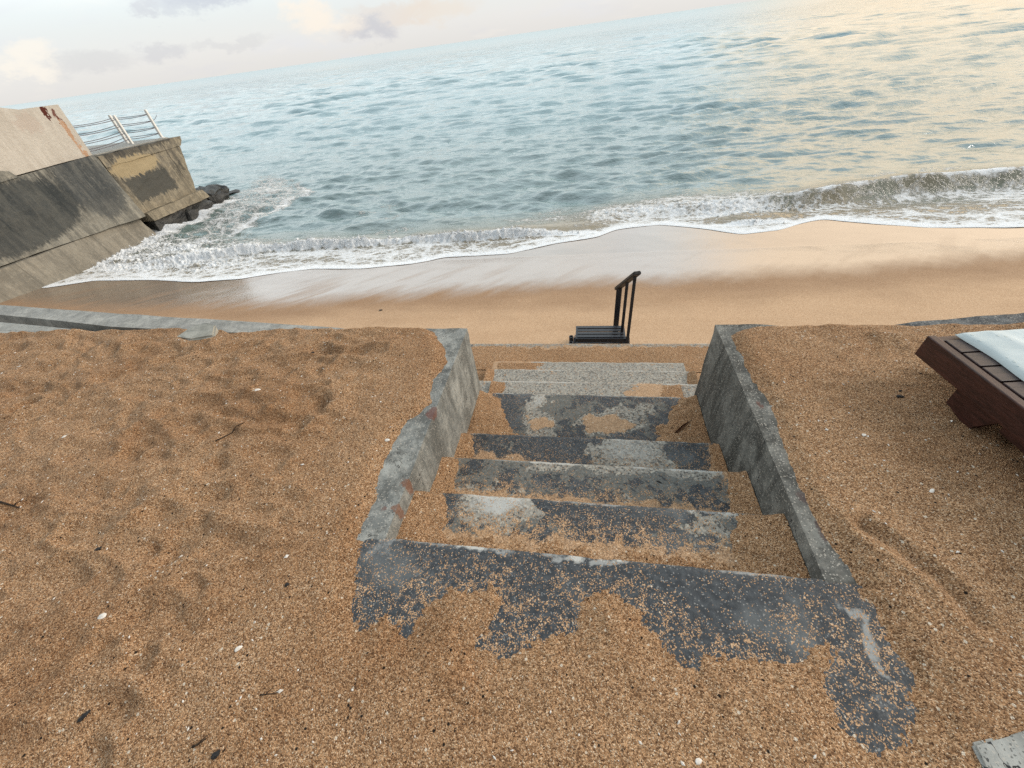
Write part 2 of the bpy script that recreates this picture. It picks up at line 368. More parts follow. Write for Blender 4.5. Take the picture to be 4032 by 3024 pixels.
def make_cushion():
    m, g, b, pos = mat('pale_aqua_canvas', .75, .3)
    n = g.noise(pos, 5., 5., .6, .4); wv = g.noise(g.mapping(pos, (400,400,400)), 1., 2.)
    c = g.mix(g.ss(n, .35, .65), (.50,.56,.56), (.60,.655,.655))
    v = g.n('ShaderNodeTexVoronoi', {'Vector': pos, 'Scale': 38.}); r = g.sep(v.outputs['Color'])[0]
    drop = g.mul(g.m('GREATER_THAN', r, .8), g.ss(v.outputs['Distance'], .32, .2))
    c = g.mix(g.mul(drop, .35), c, (.25,.36,.37))
    setc(g, b, c, g.mix(drop, (.7,.7,.7), (.2,.2,.2)), g.bump(g.add(g.mul(n, 1.5), g.add(g.mul(wv, .15), g.mul(drop, .5))), .5, .01), Sheen_Weight=.2)
    return m
M_cushion = make_cushion()

# ------------------------------------------------------------------ camera (taken at eye level above the top slab, rolled clockwise)
fpx = 831.; pitch = math.atan(747.3/fpx); roll = R_(7.99); yaw = R_(13.4)
fw = Vector((0, math.cos(pitch), -math.sin(pitch))); r0 = Vector((1,0,0)); u0 = r0.cross(fw)
rt = r0*math.cos(roll) - u0*math.sin(roll); up = u0*math.cos(roll) + r0*math.sin(roll)
Mr = Matrix((rt, up, -fw)).transposed().to_4x4()
cam = bpy.data.cameras.new('camera'); cam.sensor_width = 36; cam.lens = fpx/2212*36; cam.clip_start = .05; cam.clip_end = 60000
co = bpy.data.objects.new('camera', cam); COL.objects.link(co)
co.matrix_world = Matrix.Translation((0,0,1.5)) @ Matrix.Rotation(yaw, 4, 'Z') @ Mr
scene.camera = co

# ------------------------------------------------------------------ sky and sun
SUN_AZ = 80.; SUN_EL = 26.     # azimuth measured from +Y towards +X
world = bpy.data.worlds.new('World'); scene.world = world; world.use_nodes = True
wt = world.node_tree; g = G(wt); bg = wt.nodes['Background']
sky = g.n('ShaderNodeTexSky', sky_type='NISHITA'); sky.sun_disc = False; sky.sun_elevation = R_(SUN_EL); sky.sun_rotation = R_(SUN_AZ)
sky.air_density = 1.; sky.dust_density = 2.5
d = g.n('ShaderNodeTexCoord').outputs['Generated']
sx, sy, sz = g.sep(d)[:3]
el = g.m('MAXIMUM', sz, 0.)
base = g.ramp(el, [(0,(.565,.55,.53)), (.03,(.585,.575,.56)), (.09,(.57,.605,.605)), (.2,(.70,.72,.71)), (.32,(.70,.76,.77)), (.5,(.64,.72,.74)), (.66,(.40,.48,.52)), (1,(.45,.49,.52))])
pc = g.vm('MULTIPLY', d, g.comb(g.m('DIVIDE', 1., g.add(el, .22)), g.m('DIVIDE', 1., g.add(el, .22)), 2.6))
cn = g.noise(pc, 1.9, 8., .6, .3); cn2 = g.noise(g.vm('ADD', pc, (4.2,1.3,.4)), 1.0, 5., .55)
cm = g.ss(cn, .54, .70)
warm = g.ss(g.noise(g.vm('ADD', pc, (1.7,9.,2.)), 1.4, 3.), .47, .6)
ccol = g.mix(warm, (.50,.50,.55), (.76,.69,.60))
base = g.mix(g.mul(cm, g.add(.2, g.mul(g.ss(el, .1, .25), .55))), base, ccol)
base = g.mix(g.mul(g.ss(cn2, .55, .75), .4), base, (.55,.57,.62))
dw = g.vm('ADD', d, g.vm('MULTIPLY', g.vm('SUBTRACT', g.noise(g.vm('MULTIPLY', d, (1,1,2.)), 15., 8., .66, out=1), (.5,.5,.5)), (.12,.12,.075)))
for dv, rx, rz, cc, am in (
    ((-.5929,.8001,.099), .085, .013, (.41,.43,.48), .85), ((-.640,.76,.0855), .04, .008, (.44,.46,.50), .6),
    ((-.342,.9388,.052), .07, .013, (.56,.50,.46), .6), ((-.2662,.9627,.052), .07, .016, (.60,.53,.46), .6),
    ((-.4001,.9159,.034), .045, .013, (.43,.43,.46), .85),
    ((-.4700,.8820,.055), .032, .021, (.68,.62,.55), .95), ((-.4838,.8724,.073), .028, .014, (.68,.62,.55), .85), ((-.430,.901,.040), .03, .013, (.68,.62,.55), .75),
    ((-.7854,.6172,.047), .026, .014, (.68,.64,.58), .85), ((-.7996,.5994,.036), .022, .009, (.68,.64,.58), .85), ((-.74,.67,.036), .045, .012, (.47,.47,.48), .55),
    ((-.6766,.7355,.037), .03, .010, (.46,.46,.48), .65), ((-.6647,.7429,.080), .018, .006, (.46,.47,.50), .7), ((-.60,.80,.038), .05, .006, (.48,.48,.49), .5)):
    q = g.vm('LENGTH', g.vm('MULTIPLY', g.vm('SUBTRACT', dw, dv), (.72/rx, .72/rx, .72/rz)), out=1)
    base = g.mix(g.mul(g.ss(q, 1.15, .35), am), base, cc)
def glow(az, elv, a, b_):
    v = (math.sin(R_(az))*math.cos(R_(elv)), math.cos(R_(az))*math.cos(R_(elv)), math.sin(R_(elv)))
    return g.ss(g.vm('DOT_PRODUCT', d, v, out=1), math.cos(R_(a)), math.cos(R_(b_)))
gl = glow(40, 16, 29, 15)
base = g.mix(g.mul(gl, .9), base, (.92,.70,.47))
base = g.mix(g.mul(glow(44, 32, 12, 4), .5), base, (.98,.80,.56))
# brighter over the sea, dimmer over the land behind
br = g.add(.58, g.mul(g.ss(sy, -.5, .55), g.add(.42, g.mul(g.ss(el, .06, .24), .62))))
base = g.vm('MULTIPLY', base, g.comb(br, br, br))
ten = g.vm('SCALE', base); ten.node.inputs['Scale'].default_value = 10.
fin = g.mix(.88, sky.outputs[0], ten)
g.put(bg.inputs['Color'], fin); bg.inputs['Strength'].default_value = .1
sl = bpy.data.lights.new('sun', 'SUN'); sl.energy = 1.25; sl.angle = R_(24); sl.color = (1,.90,.78)
so = bpy.data.objects.new('sun', sl); COL.objects.link(so)
sv = Vector((math.sin(R_(SUN_AZ))*math.cos(R_(SUN_EL)), math.cos(R_(SUN_AZ))*math.cos(R_(SUN_EL)), math.sin(R_(SUN_EL))))
so.rotation_euler = sv.to_track_quat('Z', 'Y').to_euler(); so.location = sv*30

# ------------------------------------------------------------------ dimensions of the stairs
EY = [.66, .993, 1.336, 1.67, 2.25, 2.588, 2.955, 3.287, 3.85]
EZ = [-.17*i for i in range(9)]
XL, XR = -.79, .85
SLABX = [(-0.863,0.644),(-0.827,0.506),(-0.777,0.38),(-0.741,0.351),(-0.689,0.421),(-0.581,0.35),(-0.566,0.434),(-0.499,0.481),(-0.491,0.515),(-0.346,0.518),(-0.332,0.582),(-0.286,0.527),(-0.219,0.486),(-0.249,0.408),(-0.293,0.334),(-0.213,0.33),(-0.142,0.385),(-0.01,0.421),(0.004,0.495),(0.036,0.552),(0.11,0.576),(0.165,0.542),(0.232,0.504),(0.243,0.463),(0.306,0.442),(0.306,0.39),(0.357,0.365),(0.392,0.407),(0.46,0.402),(0.566,0.402),(0.672,0.409),(0.695,0.454),(0.778,0.483),(0.818,0.426),(0.749,0.349),(0.749,0.267),(0.787,0.229),(0.852,0.251),(0.901,0.316),(0.954,0.408),(0.933,0.475),(0.938,0.58),(0.907,0.68),(-.863,.68)]
WL = np.array([(-0.863,0.644),(-0.893,0.736),(-0.927,0.923),(-0.943,1.145),(-0.918,1.29),(-0.821,1.453),(-0.866,1.649),(-0.826,1.828),(-0.905,2.0),(-1.011,2.136),(-1.042,2.182),(-1.05,2.4)])
WR = np.array([(0.907,0.664),(0.919,0.762),(0.899,0.868),(0.886,1.009),(0.899,1.148),(0.932,1.423),(0.918,1.585),(0.903,1.769),(0.899,1.935),(0.901,2.097),(1.02,2.196),(1.03,2.4)])

# ------------------------------------------------------------------ upper sand
def terrace_height(X, Y):
    h = .028 + .016*fbm(X*1.1, Y*1.1, 3, 1) + .028*fbm(X*2.6+Y*.8, Y*5.0, 3, 2)*(.25+.75*sstep(.05,.5,np.maximum.reduce([-.95-X, X-1.05, .15-Y])))*(1-.4*sstep(1.,1.6,X)) + .004*fbm(X*17, Y*17, 2, 5)
    away = sstep(.10, .5, np.maximum.reduce([-.95-X, X-1.0, np.where(Y < .2, .2-Y, 0)]))
    rr = np.random.default_rng(21)
    for k in range(520):
        if k < 420: cx, cy = rr.uniform(-7, -1.1), rr.uniform(-.6, 2.05)
        elif k < 480: cx, cy = rr.uniform(1.05, 3.4), rr.uniform(-.6, 2.0)
        else: cx, cy = rr.uniform(-1.3, 1.2), rr.uniform(-.9, .15)
        ra = rr.uniform(.035, .07); ar = rr.uniform(1.3, 2.2); th = rr.normal(.25, .6); am = rr.uniform(.005, .014)
        am *= 1.15
        if k >= 420: am *= .75
        dx, dy = X-cx, Y-cy
        msk = (np.abs(dx) < .5) & (np.abs(dy) < .5)
        if not msk.any(): continue
        dx, dy = dx[msk], dy[msk]
        u = (dx*math.cos(th)+dy*math.sin(th))/(ra*ar); v = (-dx*math.sin(th)+dy*math.cos(th))/ra
        r = np.hypot(u*(1+.25*np.sin(2.2*u)), v) + .22*pn(dx*6+k, dy*6)
        h[msk] += (-am*np.exp(-r**2) + .6*am*np.exp(-((r-1.3)/.4)**2)*(1+.7*np.sin(th+1.2+np.arctan2(v, u))))*away[msk]
    rw = fbm(X*1.9+.5*fbm(X*2, Y*2, 2, 6), Y*4.6+.6*fbm(X*2.3, Y*2, 2, 7), 3, 8)
    h += (.040*(.45-np.abs(rw)*1.9))*away*(1-.55*sstep(.9,1.3,X))*(.55+.45*sstep(-.2,.9,Y))
    GR = np.array([(1.05,.85),(1.12,.775),(1.165,.71),(1.20,.655),(1.215,.56)]); dg = np.full(X.shape, 9.)
    for a_, b_ in zip(GR, GR[1:]):
        e_ = b_-a_; t_ = np.clip(((X-a_[0])*e_[0]+(Y-a_[1])*e_[1])/(e_@e_), 0, 1); dg = np.minimum(dg, np.hypot(X-a_[0]-t_*e_[0], Y-a_[1]-t_*e_[1]))
    dg = dg+.012*fbm(X*16, Y*16, 3, 14)
    h += -.020*np.exp(-(dg/.028)**2) + .011*np.exp(-((dg-.055)/.028)**2)
    h -= .024*np.exp(-(((X-1.74)/.22)**2+((Y-1.32)/.22)**2))
    # bare slab and wall tops: the sand thins out to nothing
    sd = poly_sd(X, Y, SLABX) + .018*fbm(X*22, Y*22, 3, 9) + .012*pn(X*60, Y*60, 4)
    lev = sstep(.03, -.16, sd)
    fine = .0035*pn(X*75, Y*75, 11) + .002*pn(X*140, Y*140, 12)
    h = np.where(sd > -.18, h*lev - .007*(1-lev) + fine, h)
    wl = X - np.interp(Y, WL[:,1], WL[:,0]) + .018*fbm(X*14, Y*14, 3, 19)
    wr = np.interp(Y, WR[:,1], WR[:,0]) - X + .018*fbm(X*14, Y*14, 3, 23)
    side = np.maximum(np.where(X < 0, wl, -9), np.where(X > 0, wr, -9))
    side = side - .02; ls = sstep(.012, -.13, side)
    h = np.where((Y > .64) & (side > -.2), h*ls - .012*(1-ls) + fine*.6, h)
    # sand runs out at the terrace edge
    edge = 2.195 + .018*fbm(X*3, Y*0+X*.7, 3, 31) - .07*np.exp(-((X+2.6)/.17)**2) - .03*sstep(-4, -5.2, X)
    e = sstep(.025, -.04, Y-edge)
    return h*(.3+.7*e) - .06*(1-e)
def build_terrace():
    def axis(a, b, c, d, f, co_):
        return np.concatenate([np.arange(a, b, co_), np.arange(b, c, f), np.arange(c, d, co_)])
    xs = axis(-8.5, -1.3, 1.25, 4.6, .0075, .019); ys = axis(-2.2, .1, .75, 2.228, .0075, .0125)
    X, Y = np.meshgrid(xs, ys); Z = terrace_height(X, Y)
    ql = grid_quads(len(ys), len(xs))
    inside = ((X > XL-.012) & (X < XR+.012) & (Y > EY[0]-.012)).ravel()
    q = ql[~inside[ql].any(1)]
    used = np.unique(q); mp = np.full(X.size, -1); mp[used] = np.arange(len(used))
    V = np.stack([X, Y, Z], -1).reshape(-1, 3)[used]
    o = link('sand_terrace', fast_mesh('sand_terrace', V, mp[q]), M_sand); tag(o, kind='structure')
build_terrace()

# ------------------------------------------------------------------ concrete stairs
stairs = empty('concrete_stairs', (0, .66, 0))
tag(stairs, 'weathered concrete stairs with flaking slate grey paint leading down to the beach', 'stairs')
def step_mesh(x0, x1, y0, y1, z, drop, fn, res=.011):
    nx = max(8, int((x1-x0)/res)); ny = max(4, int((y1-y0)/res))
    xs = np.linspace(x0, x1, nx); ys = np.concatenate([np.linspace(y0, y1-.012, ny), [y1-.006, y1-.002]])
    X, Y = np.meshgrid(xs, ys)
    jag = .006*fbm(X*9+z*40, Y*0+z*13, 4, 41) + np.minimum(0, .03*pn(X*6+z*31, Y*0, 43)+.008)*.3
    Yd = Y + jag*sstep(y1-.08, y1, Y)
    Z = z + .0015*pn(X*20, Y*20+z*9, 44) - .006*sstep(y1-.02, y1, Y)
    n = ny+2
    # front riser and sides
    Xf = np.vstack([X, X[-1], X[-1]]); Yf = np.vstack([Yd, Yd[-1]+.004, Yd[-1]-.002]); Zf = np.vstack([Z, Z[-1]-.012, np.full(nx, z-drop)])
    V = np.stack([Xf, Yf, Zf], -1).reshape(-1, 3); Q = grid_quads(n+2, nx)
    wx_ = .11*fbm(Xf*9, Yf*7+z*50, 4, 45)+.02*fbm(Xf*28, Yf*28, 2, 47); wy_ = .08*fbm(Xf*9+20, Yf*9+z*30, 4, 46)+.015*fbm(Xf*28+9, Yf*28, 2, 48)
    at = fn(Xf+wx_, Yf+wy_)
    at.setdefault('coat', 0*Xf); at['lite'] = np.maximum(at['lite'], .62*sstep(y1-.022, y1-.008, Yf+.01*pn(Xf*22, Yf*0+z*9, 53))*sstep(-.35, .25, fbm(Xf*4, Yf*0+z*17, 3, 54)))
    if x1-x0 < 1.75:   # grains spilled out of the drifts in the corners
        dl = np.minimum(Xf-XL, XR-Xf)+.10*fbm(Xf*9, Yf*9+z*30, 3, 49); bb = (Yf-y0)/(y1-y0)
        at['grain'] = np.maximum(at['grain'], .85*np.exp(-(np.maximum(dl, 0)/(.20-.12*bb))**2)); at['dust'] = np.maximum(at['dust'], .6*np.exp(-(np.maximum(dl, 0)/(.17-.09*bb))**2))
    # side skirts
    nv = len(V); L = [r*nx for r in range(n)]; Rr = [r*nx+nx-1 for r in range(n)]
    ex = []; q2 = []
    for ids, flip in ((L, 0), (Rr, 1)):
        b0 = nv+len(ex)
        for i in ids: ex.append((V[i,0], V[i,1], z-drop))
        for k in range(len(ids)-1):
            f = (ids[k], ids[k+1], b0+k+1, b0+k); q2.append(f[::-1] if flip else f)
    V = np.vstack([V, np.array(ex)]); Q = np.vstack([Q, np.array(q2)])
    at = {k: np.concatenate([v.ravel(), np.zeros(len(ex))]) for k, v in at.items()}
    me = fast_mesh('step', V, Q, at, smooth=False)
    return me
def E(X, Y, cx, cy, rx, ry):   # soft ellipse
    return np.exp(-(((X-cx)/rx)**2+((Y-cy)/ry)**2)**1.5)
def slab_fn(X, Y):
    sd = poly_sd(X, Y, SLABX)
    front = sstep(.25, .66, Y)
    gr = .085 + .62*sstep(.13, .0, sd)*(.55+.45*pn(X*5, Y*5, 61)) + .18*pn(X*4, Y*5, 62) - .25*sstep(.57, .66, Y)
    edge = E(X, Y, -.42, .655, .16, .025) + E(X, Y, .04, .655, .12, .018)
    lite = np.clip(1.4*edge, 0, 1) + .35*E(X, Y, -.55, .52, .12, .12) + .75*E(X-.18*(.5-Y), Y, .885, .48, .03, .15) + .4*E(X, Y, .86, .3, .04, .04) + .5*E(X, Y, -.80, .62, .05, .06)
    return dict(paint=1.6 - 2.2*edge - .0*X, grain=np.clip(gr, .02, .9), dust=.25*sstep(.10,.0,sd), lite=np.clip(lite, 0, .8))
specs = {
 1: lambda X, Y: dict(paint=.12+.55*E(X,Y,.25,.93,.3,.09) - 1.6*E(X,Y,-.40,.93,.20,.08) - .7*E(X,Y,.55,.9,.1,.1) + .5*E(X,Y,.1,.86,.18,.1), grain=np.clip(.75*sstep(.97,.75,Y)+.14, 0, .9), dust=.62*sstep(.90,.74,Y), lite=.85*E(X,Y,-.38,.955,.13,.05)),
 2: lambda X, Y: dict(coat=.55*sstep(1.12,1.22,Y)-.3*E(X,Y,-.4,1.2,.15,.1), paint=-.25 + .5*E(X,Y,.6,1.1,.25,.12) + .45*E(X,Y,-.1,1.15,.35,.1) - 1.5*sstep(1.24,1.32,Y)*(X > -.3), grain=np.clip(.7*sstep(1.25,1.05,Y)+.08, 0, .9), dust=.7*sstep(1.2,1.04,Y), lite=0*X),
 3: lambda X, Y: dict(paint=.75 - 2.8*E(X,Y,.33,1.5,.21,.3) - .5*E(X,Y,-.5,1.5,.25,.2), grain=np.clip(.45*sstep(1.6,1.36,Y)+.1, 0, .9), dust=.55*sstep(1.5,1.36,Y)+.75*E(X,Y,-.5,1.42,.25,.1), lite=.35*E(X,Y,.33,1.58,.18,.1)),
 4: lambda X, Y: dict(coat=.6*E(X,Y,-.12,2.12,.26,.16), paint=.42-.75*E(X,Y,-.12,2.14,.22,.12) - 1.3*E(X,Y,-.28,1.95,.13,.25) - 1.7*E(X,Y,.2,1.97,.24,.13) - 1.0*E(X,Y,.45,2.1,.2,.05) - 1.4*E(X,Y,-.33,2.17,.07,.09), grain=np.clip(.10+.4*sstep(1.85,1.7,Y), 0, .9), dust=.95*E(X,Y,.2,1.95,.2,.1)+.75*E(X,Y,-.3,1.93,.1,.1)+.6*E(X,Y,.15,1.75,.3,.07), lite=.5*E(X,Y,-.33,2.17,.05,.08)),
 5: lambda X, Y: dict(paint=-1.6+0*X, grain=.1+0*X, dust=.45*E(X,Y,.6,2.4,.2,.2)+.3, lite=.12+0*X),
 6: lambda X, Y: dict(paint=-1.5+0*X, grain=.08+0*X, dust=.3+0*X, lite=.10+0*X),
 7: lambda X, Y: dict(paint=-1.7+0*X, grain=.1+0*X, dust=.3+.8*E(X,Y,-.75,3.1,.25,.3), lite=.14+0*X),
 8: lambda X, Y: dict(paint=-.75+0*X, grain=.5+0*X, dust=.6-.5*sstep(3.74,3.84,Y), lite=.1+0*X)}
me = step_mesh(-1.35, 1.45, -.35, EY[0], 0., .16, slab_fn, .009)
link('top_slab', me, M_step, stairs)
for i in range(1, 9):
    x0, x1 = (XL-.012, XR+.012) if i <= 4 else {5: (-.93,1.03), 6: (-.935,1.07), 7: (-.95,1.06), 8: (-2.4,2.5)}[i]
    me = step_mesh(x0, x1, EY[i-1]-.03, EY[i], EZ[i], .30 if i < 8 else .75, specs[i])
    link('step', me, M_step, stairs)
for o in stairs.children: o.matrix_parent_inverse = Matrix.Translation((0, -.66, 0))

# ------------------------------------------------------------------ sand drifted on the steps
def drift():
    Vs, Qs = [], []; off = 0
    P = {1: (.21,.075,.24,.11,.30,.007), 2: (.13,.05,.11,.10,.20,.006), 3: (.12,.04,.075,.05,.14,.005), 4: (.40,.12,.40,.12,.16,.006), 5: (.16,.03,.22,.02,.0,.0), 6: (.10,.06,.09,.06,.0,0.), 7: (.0,.0,.0,.0,.0,.0), 8: (0,0,0,0,0,0)}
    for i in range(1, 9):
        x0, x1 = (XL-.004, XR+.004) if i <= 5 else {6: (-.93,1.06), 7: (-.94,1.05), 8: (-2.35,2.45)}[i]
        y0, y1 = EY[i-1]-.02, EY[i]-.004; dp = y1-y0
        res = .0085 if i < 5 else .014
        xs = np.arange(x0, x1, res); ys = np.linspace(y0, y1, max(6, int(dp/res)))
        X, Y = np.meshgrid(xs, ys); b = (Y-y0)/dp
        wl, al, wr, ar, wb, ab = P[i]
        n = fbm(X*7+i*9, Y*9+i*5, 4, 70); H = np.full(X.shape, -.02)
        if wl: H = np.maximum(H, al*(1-(X-x0)/(wl*(1.15-(.95 if i == 4 else .5)*b+.25*n))))
        if wr: H = np.maximum(H, ar*(1-(x1-X)/(wr*(1.15-(.95 if i == 4 else .5)*b+.25*n))))
        if wb: H = np.maximum(H, ab*(1-b/(wb*(1+.9*n)+.03)))
        if i == 8: H = np.maximum(H, .016*(1-sstep(.68,.98,b+.22*n)) -.006 + .05*sstep(.55,1.0,np.abs(X))*sstep(1.,.2,b))
        if i == 7: H = np.maximum(H, .012*sstep(-.35,-.5,X+.2*n)*sstep(-.93,-.85,X) -.004 )
        if i == 6: H = np.minimum(H, .05)
        H = np.clip(H, -.02, .11); H = np.where(H > .05, .05+(H-.05)*.75, H)
        Z = EZ[i] + H*sstep(1.02, .86, b) - .006*sstep(.9, 1, b) + .0035*pn(X*75, Y*75, 80+i) + .006*n*(H > 0)
        V = np.stack([X, Y, Z], -1).reshape(-1, 3); Vs.append(V); Qs.append(grid_quads(len(ys), len(xs))+off); off += len(V)
    # banks lying beside the narrow lower steps
    for xa, xb in ((-1.5,-.92), (1.03,1.6)):
        xs = np.arange(xa, xb, .014); ys = np.arange(2.26, 3.32, .014); X, Y = np.meshgrid(xs, ys)
        t = (Y-2.26)/1.06
        Z = np.interp(Y, [2.26,2.55,2.66,2.95,3.06,3.32], [-.875,-.90,-1.04,-1.07,-1.21,-1.34]) + .014*fbm(X*4, Y*4, 3, 91) + .003*pn(X*75, Y*75, 92)
        V = np.stack([X, Y, Z], -1).reshape(-1, 3); Vs.append(V); Qs.append(grid_quads(len(ys), len(xs))+off); off += len(V)
    o = link('sand_drift', fast_mesh('sand_drift', np.vstack(Vs), np.vstack(Qs)), M_sand)
    tag(o, 'coarse brown sand drifted into the corners of the concrete steps', 'sand', kind='stuff')
drift()

# ------------------------------------------------------------------ walls beside the stairs (each turns the corner along the terrace edge)
def side_wall(name, xi, xo, xe, yf, m, label, seed):
    """L-shaped wall: inner face at x = xi, back at xo, arm running out along the terrace edge to xe"""
    sg = 1 if xi > 0 else -1; bm = bmesh.new(); ys = np.unique(np.concatenate([np.linspace(.60, 2.02, 40), np.linspace(2.02, yf, 6)]))
    xs = np.concatenate([np.linspace(xi, xo, 9), xo+sg*np.cumsum(np.linspace(.05,.3,22))]); xs = xs[np.abs(xs) < abs(xe)]
    def zt(x, y): return -.003 - .05*float(sstep(abs(xo)+.02, abs(xo)+.5, abs(x)))
    T = {}
    for a, x in enumerate(xs):
        for b, y in enumerate(ys):
            if a <= 8 or y >= 2.0199: T[a, b] = bm.verts.new((x, y, zt(x, y)))
    for (a, b) in list(T):
        q = [(a, b), (a+1, b), (a+1, b+1), (a, b+1)]
        if all(k in T for k in q): bm.faces.new([T[k] for k in q])
    bmesh.ops.recalc_face_normals(bm, faces=bm.faces[:])
    edge = [e for e in bm.edges if len(e.link_faces) == 1]
    for zl in (-.012, -.06, -.12, -.2, -.3, -.42, -.56, -.72, -.95, -1.4, -2.3):
        r = bmesh.ops.extrude_edge_only(bm, edges=edge); vs = [v for v in r['geom'] if isinstance(v, bmesh.types.BMVert)]
        for v in vs: v.co.z = min(v.co.z-.006, zl)
        edge = [e for e in r['geom'] if isinstance(e, bmesh.types.BMEdge) and len(e.link_faces) == 1 and all(abs(w.co.z-e.verts[0].co.z) < .05 for w in e.verts)]
        edge = [e for e in edge if e.verts[0] in vs and e.verts[1] in vs]
    bmesh.ops.recalc_face_normals(bm, faces=bm.faces[:])
    jitter(bm, .007, 5.5, 7., 4., seed); jitter(bm, .003, 23., 21., 17., seed+1)
    o = bm_obj(name, bm, m); tag(o, label, 'wall')
    return o
side_wall('stair_wall', XL, -1.03, -7.5, 2.20, M_wallL, 'low concrete wall left of the stairs, grey toned lighter for its lit face, with rust stains along its edge', 51)
side_wall('stair_wall', XR, 1.04, 5.0, 2.22, M_wallR, 'low concrete wall right of the stairs, cracked and toned darker for its shaded face, on the lounger side', 52)

# ------------------------------------------------------------------ walls, slab and stone along the terrace edge
def strip_wall(name, far, near, ztop, m, label, cat, cuts=1, amp=.006, zb=-1.9):
    bm = bmesh.new(); n = len(far); z = ztop if isinstance(ztop, list) else [ztop]*n
    rows = [[bm.verts.new((x, y, zz)) for (x, y), zz in zip(p, zs)] for p, zs in ((far, [zb]*n), (far, z), (near, z), (near, [zb]*n))]
    for k in range(3):
        for i in range(n-1): bm.faces.new((rows[k][i], rows[k][i+1], rows[k+1][i+1], rows[k+1][i]))
    bm.faces.new([r[0] for r in rows][::-1]); bm.faces.new([r[-1] for r in rows])
    bmesh.ops.bevel(bm, geom=[e for e in bm.edges if all(abs(v.co.z-zz) < .2 for v in e.verts for zz in [z[0]]) and e.calc_face_angle(0) > .5], offset=.015, segments=2, affect='EDGES')
    rough(bm, cuts, amp, 4.)
    o = bm_obj(name, bm, m); tag(o, label, cat); return o
strip_wall('low_wall', [(-9.5,3.2),(-6.064,2.761),(-4.814,2.616),(-3.746,2.493),(-2.696,2.384),(-1.95,2.295),(-1.62,2.25)],
    [(-9.5,2.98),(-5.781,2.567),(-4.902,2.449),(-4.109,2.331),(-2.9,2.235),(-2.1,2.215),(-1.60,2.21)], -.05, M_curb, 'long low grey green concrete wall slanting away behind the left sand', 'wall', 2, .01)
strip_wall('low_wall', [(1.5,2.30),(1.9,2.315),(2.3,2.34),(2.7,2.37),(3.4,2.40),(5,2.45)], [(1.5,2.235)]+[(x,2.235) for x in (1.9,2.3,2.7,3.4,5)], [-.10,-.08,-.045,-.028,-.02,-.015], M_ridge, 'rough dark grey wall top peeping over the sand edge beyond the lounger', 'wall', 3, .02)
bm = bmesh.new(); prism(bm, [(-7.2,2.26),(-5.1,2.14),(-4.5,2.17),(-4.05,2.225),(-5.48,2.40),(-7.2,2.60)], -.14, -.03); bmesh.ops.bevel(bm, geom=bm.edges[:], offset=.01, segments=2, affect='EDGES'); rough(bm, 3, .01, 5., 3)
tag(bm_obj('concrete_slab', bm, M_paver), 'flat grey concrete slab lying between the left sand and the low wall', 'slab')
bm = bmesh.new(); prism(bm, [(-3.09,2.03),(-2.90,1.99),(-2.73,2.035),(-2.76,2.13),(-2.88,2.16),(-3.02,2.15)], -.05, [.045,.06,.055,.10,.105,.07]); bmesh.ops.bevel(bm, geom=bm.edges[:], offset=.012, segments=2, affect='EDGES'); rough(bm, 2, .012, 7., 5)
tag(bm_obj('stone', bm, M_stone), 'single pale grey stone half sunk at the sand edge by the low wall', 'stone')
bm = bmesh.new(); prism(bm, [(1.015,.257),(1.004,.10),(1.5,.02),(1.62,.42),(1.19,.309)], -.04, [.034,.034,.04,.045,.038]); bmesh.ops.bevel(bm, geom=bm.edges[:], offset=.006, segments=2, affect='EDGES'); rough(bm, 3, .003, 9., 6)
tag(bm_obj('paving_slab', bm, M_paver), 'pale grey paving slab set in the sand at the bottom right corner', 'slab')

# ------------------------------------------------------------------ beach
SW = np.array([(-60,8.3),(-15.46,8.22),(-14.45,8.7),(-12.15,8.59),(-10.43,8.29),(-9.07,8.43),(-8.22,8.81),(-7.26,9.05),(-5.75,8.9),(-4.29,9.2),(-3.68,9.55),(-1.87,9.6),(-0.71,10.15),(0.4,10.45),(0.93,10.95),(2.06,11.12),(2.94,10.79),(3.88,10.2),(4.8,10.36),(5.54,10.79),(5.99,10.95),(6.61,10.6),(7.79,10.1),(9.49,9.9),(13,9.8),(60,9.6)])
_sx = np.linspace(-60, 60, 6001); _sy = np.interp(_sx, SW[:,0], SW[:,1]); _k = np.exp(-(np.arange(-20,21)/8.)**2); _k /= _k.sum()
_sy = np.convolve(np.pad(_sy, 20, mode='edge'), _k, 'valid') + .035*fbm(_sx*1.6, _sx*0, 3, 101)
def swash(x): return np.interp(x, _sx, _sy)
def beach_z(x, y):
    return -2.1 - .124*(np.minimum(y, 9.4)-4.3) - .012*np.maximum(0, np.minimum(y, 11.3)-9.4) - .12*np.maximum(0, np.minimum(y, 15)-11.3)
WD = np.array([(-60,7.),(-15.61,7.14),(-12.52,6.65),(-10.32,6.57),(-8.07,6.64),(-6.15,6.61),(-4.53,6.91),(-2.46,7.05),(-0.52,7.25),(1.33,7.38),(3.09,7.49),(4.75,7.61),(6.36,7.85),(8.03,8.2),(12,8.7),(60,9)])
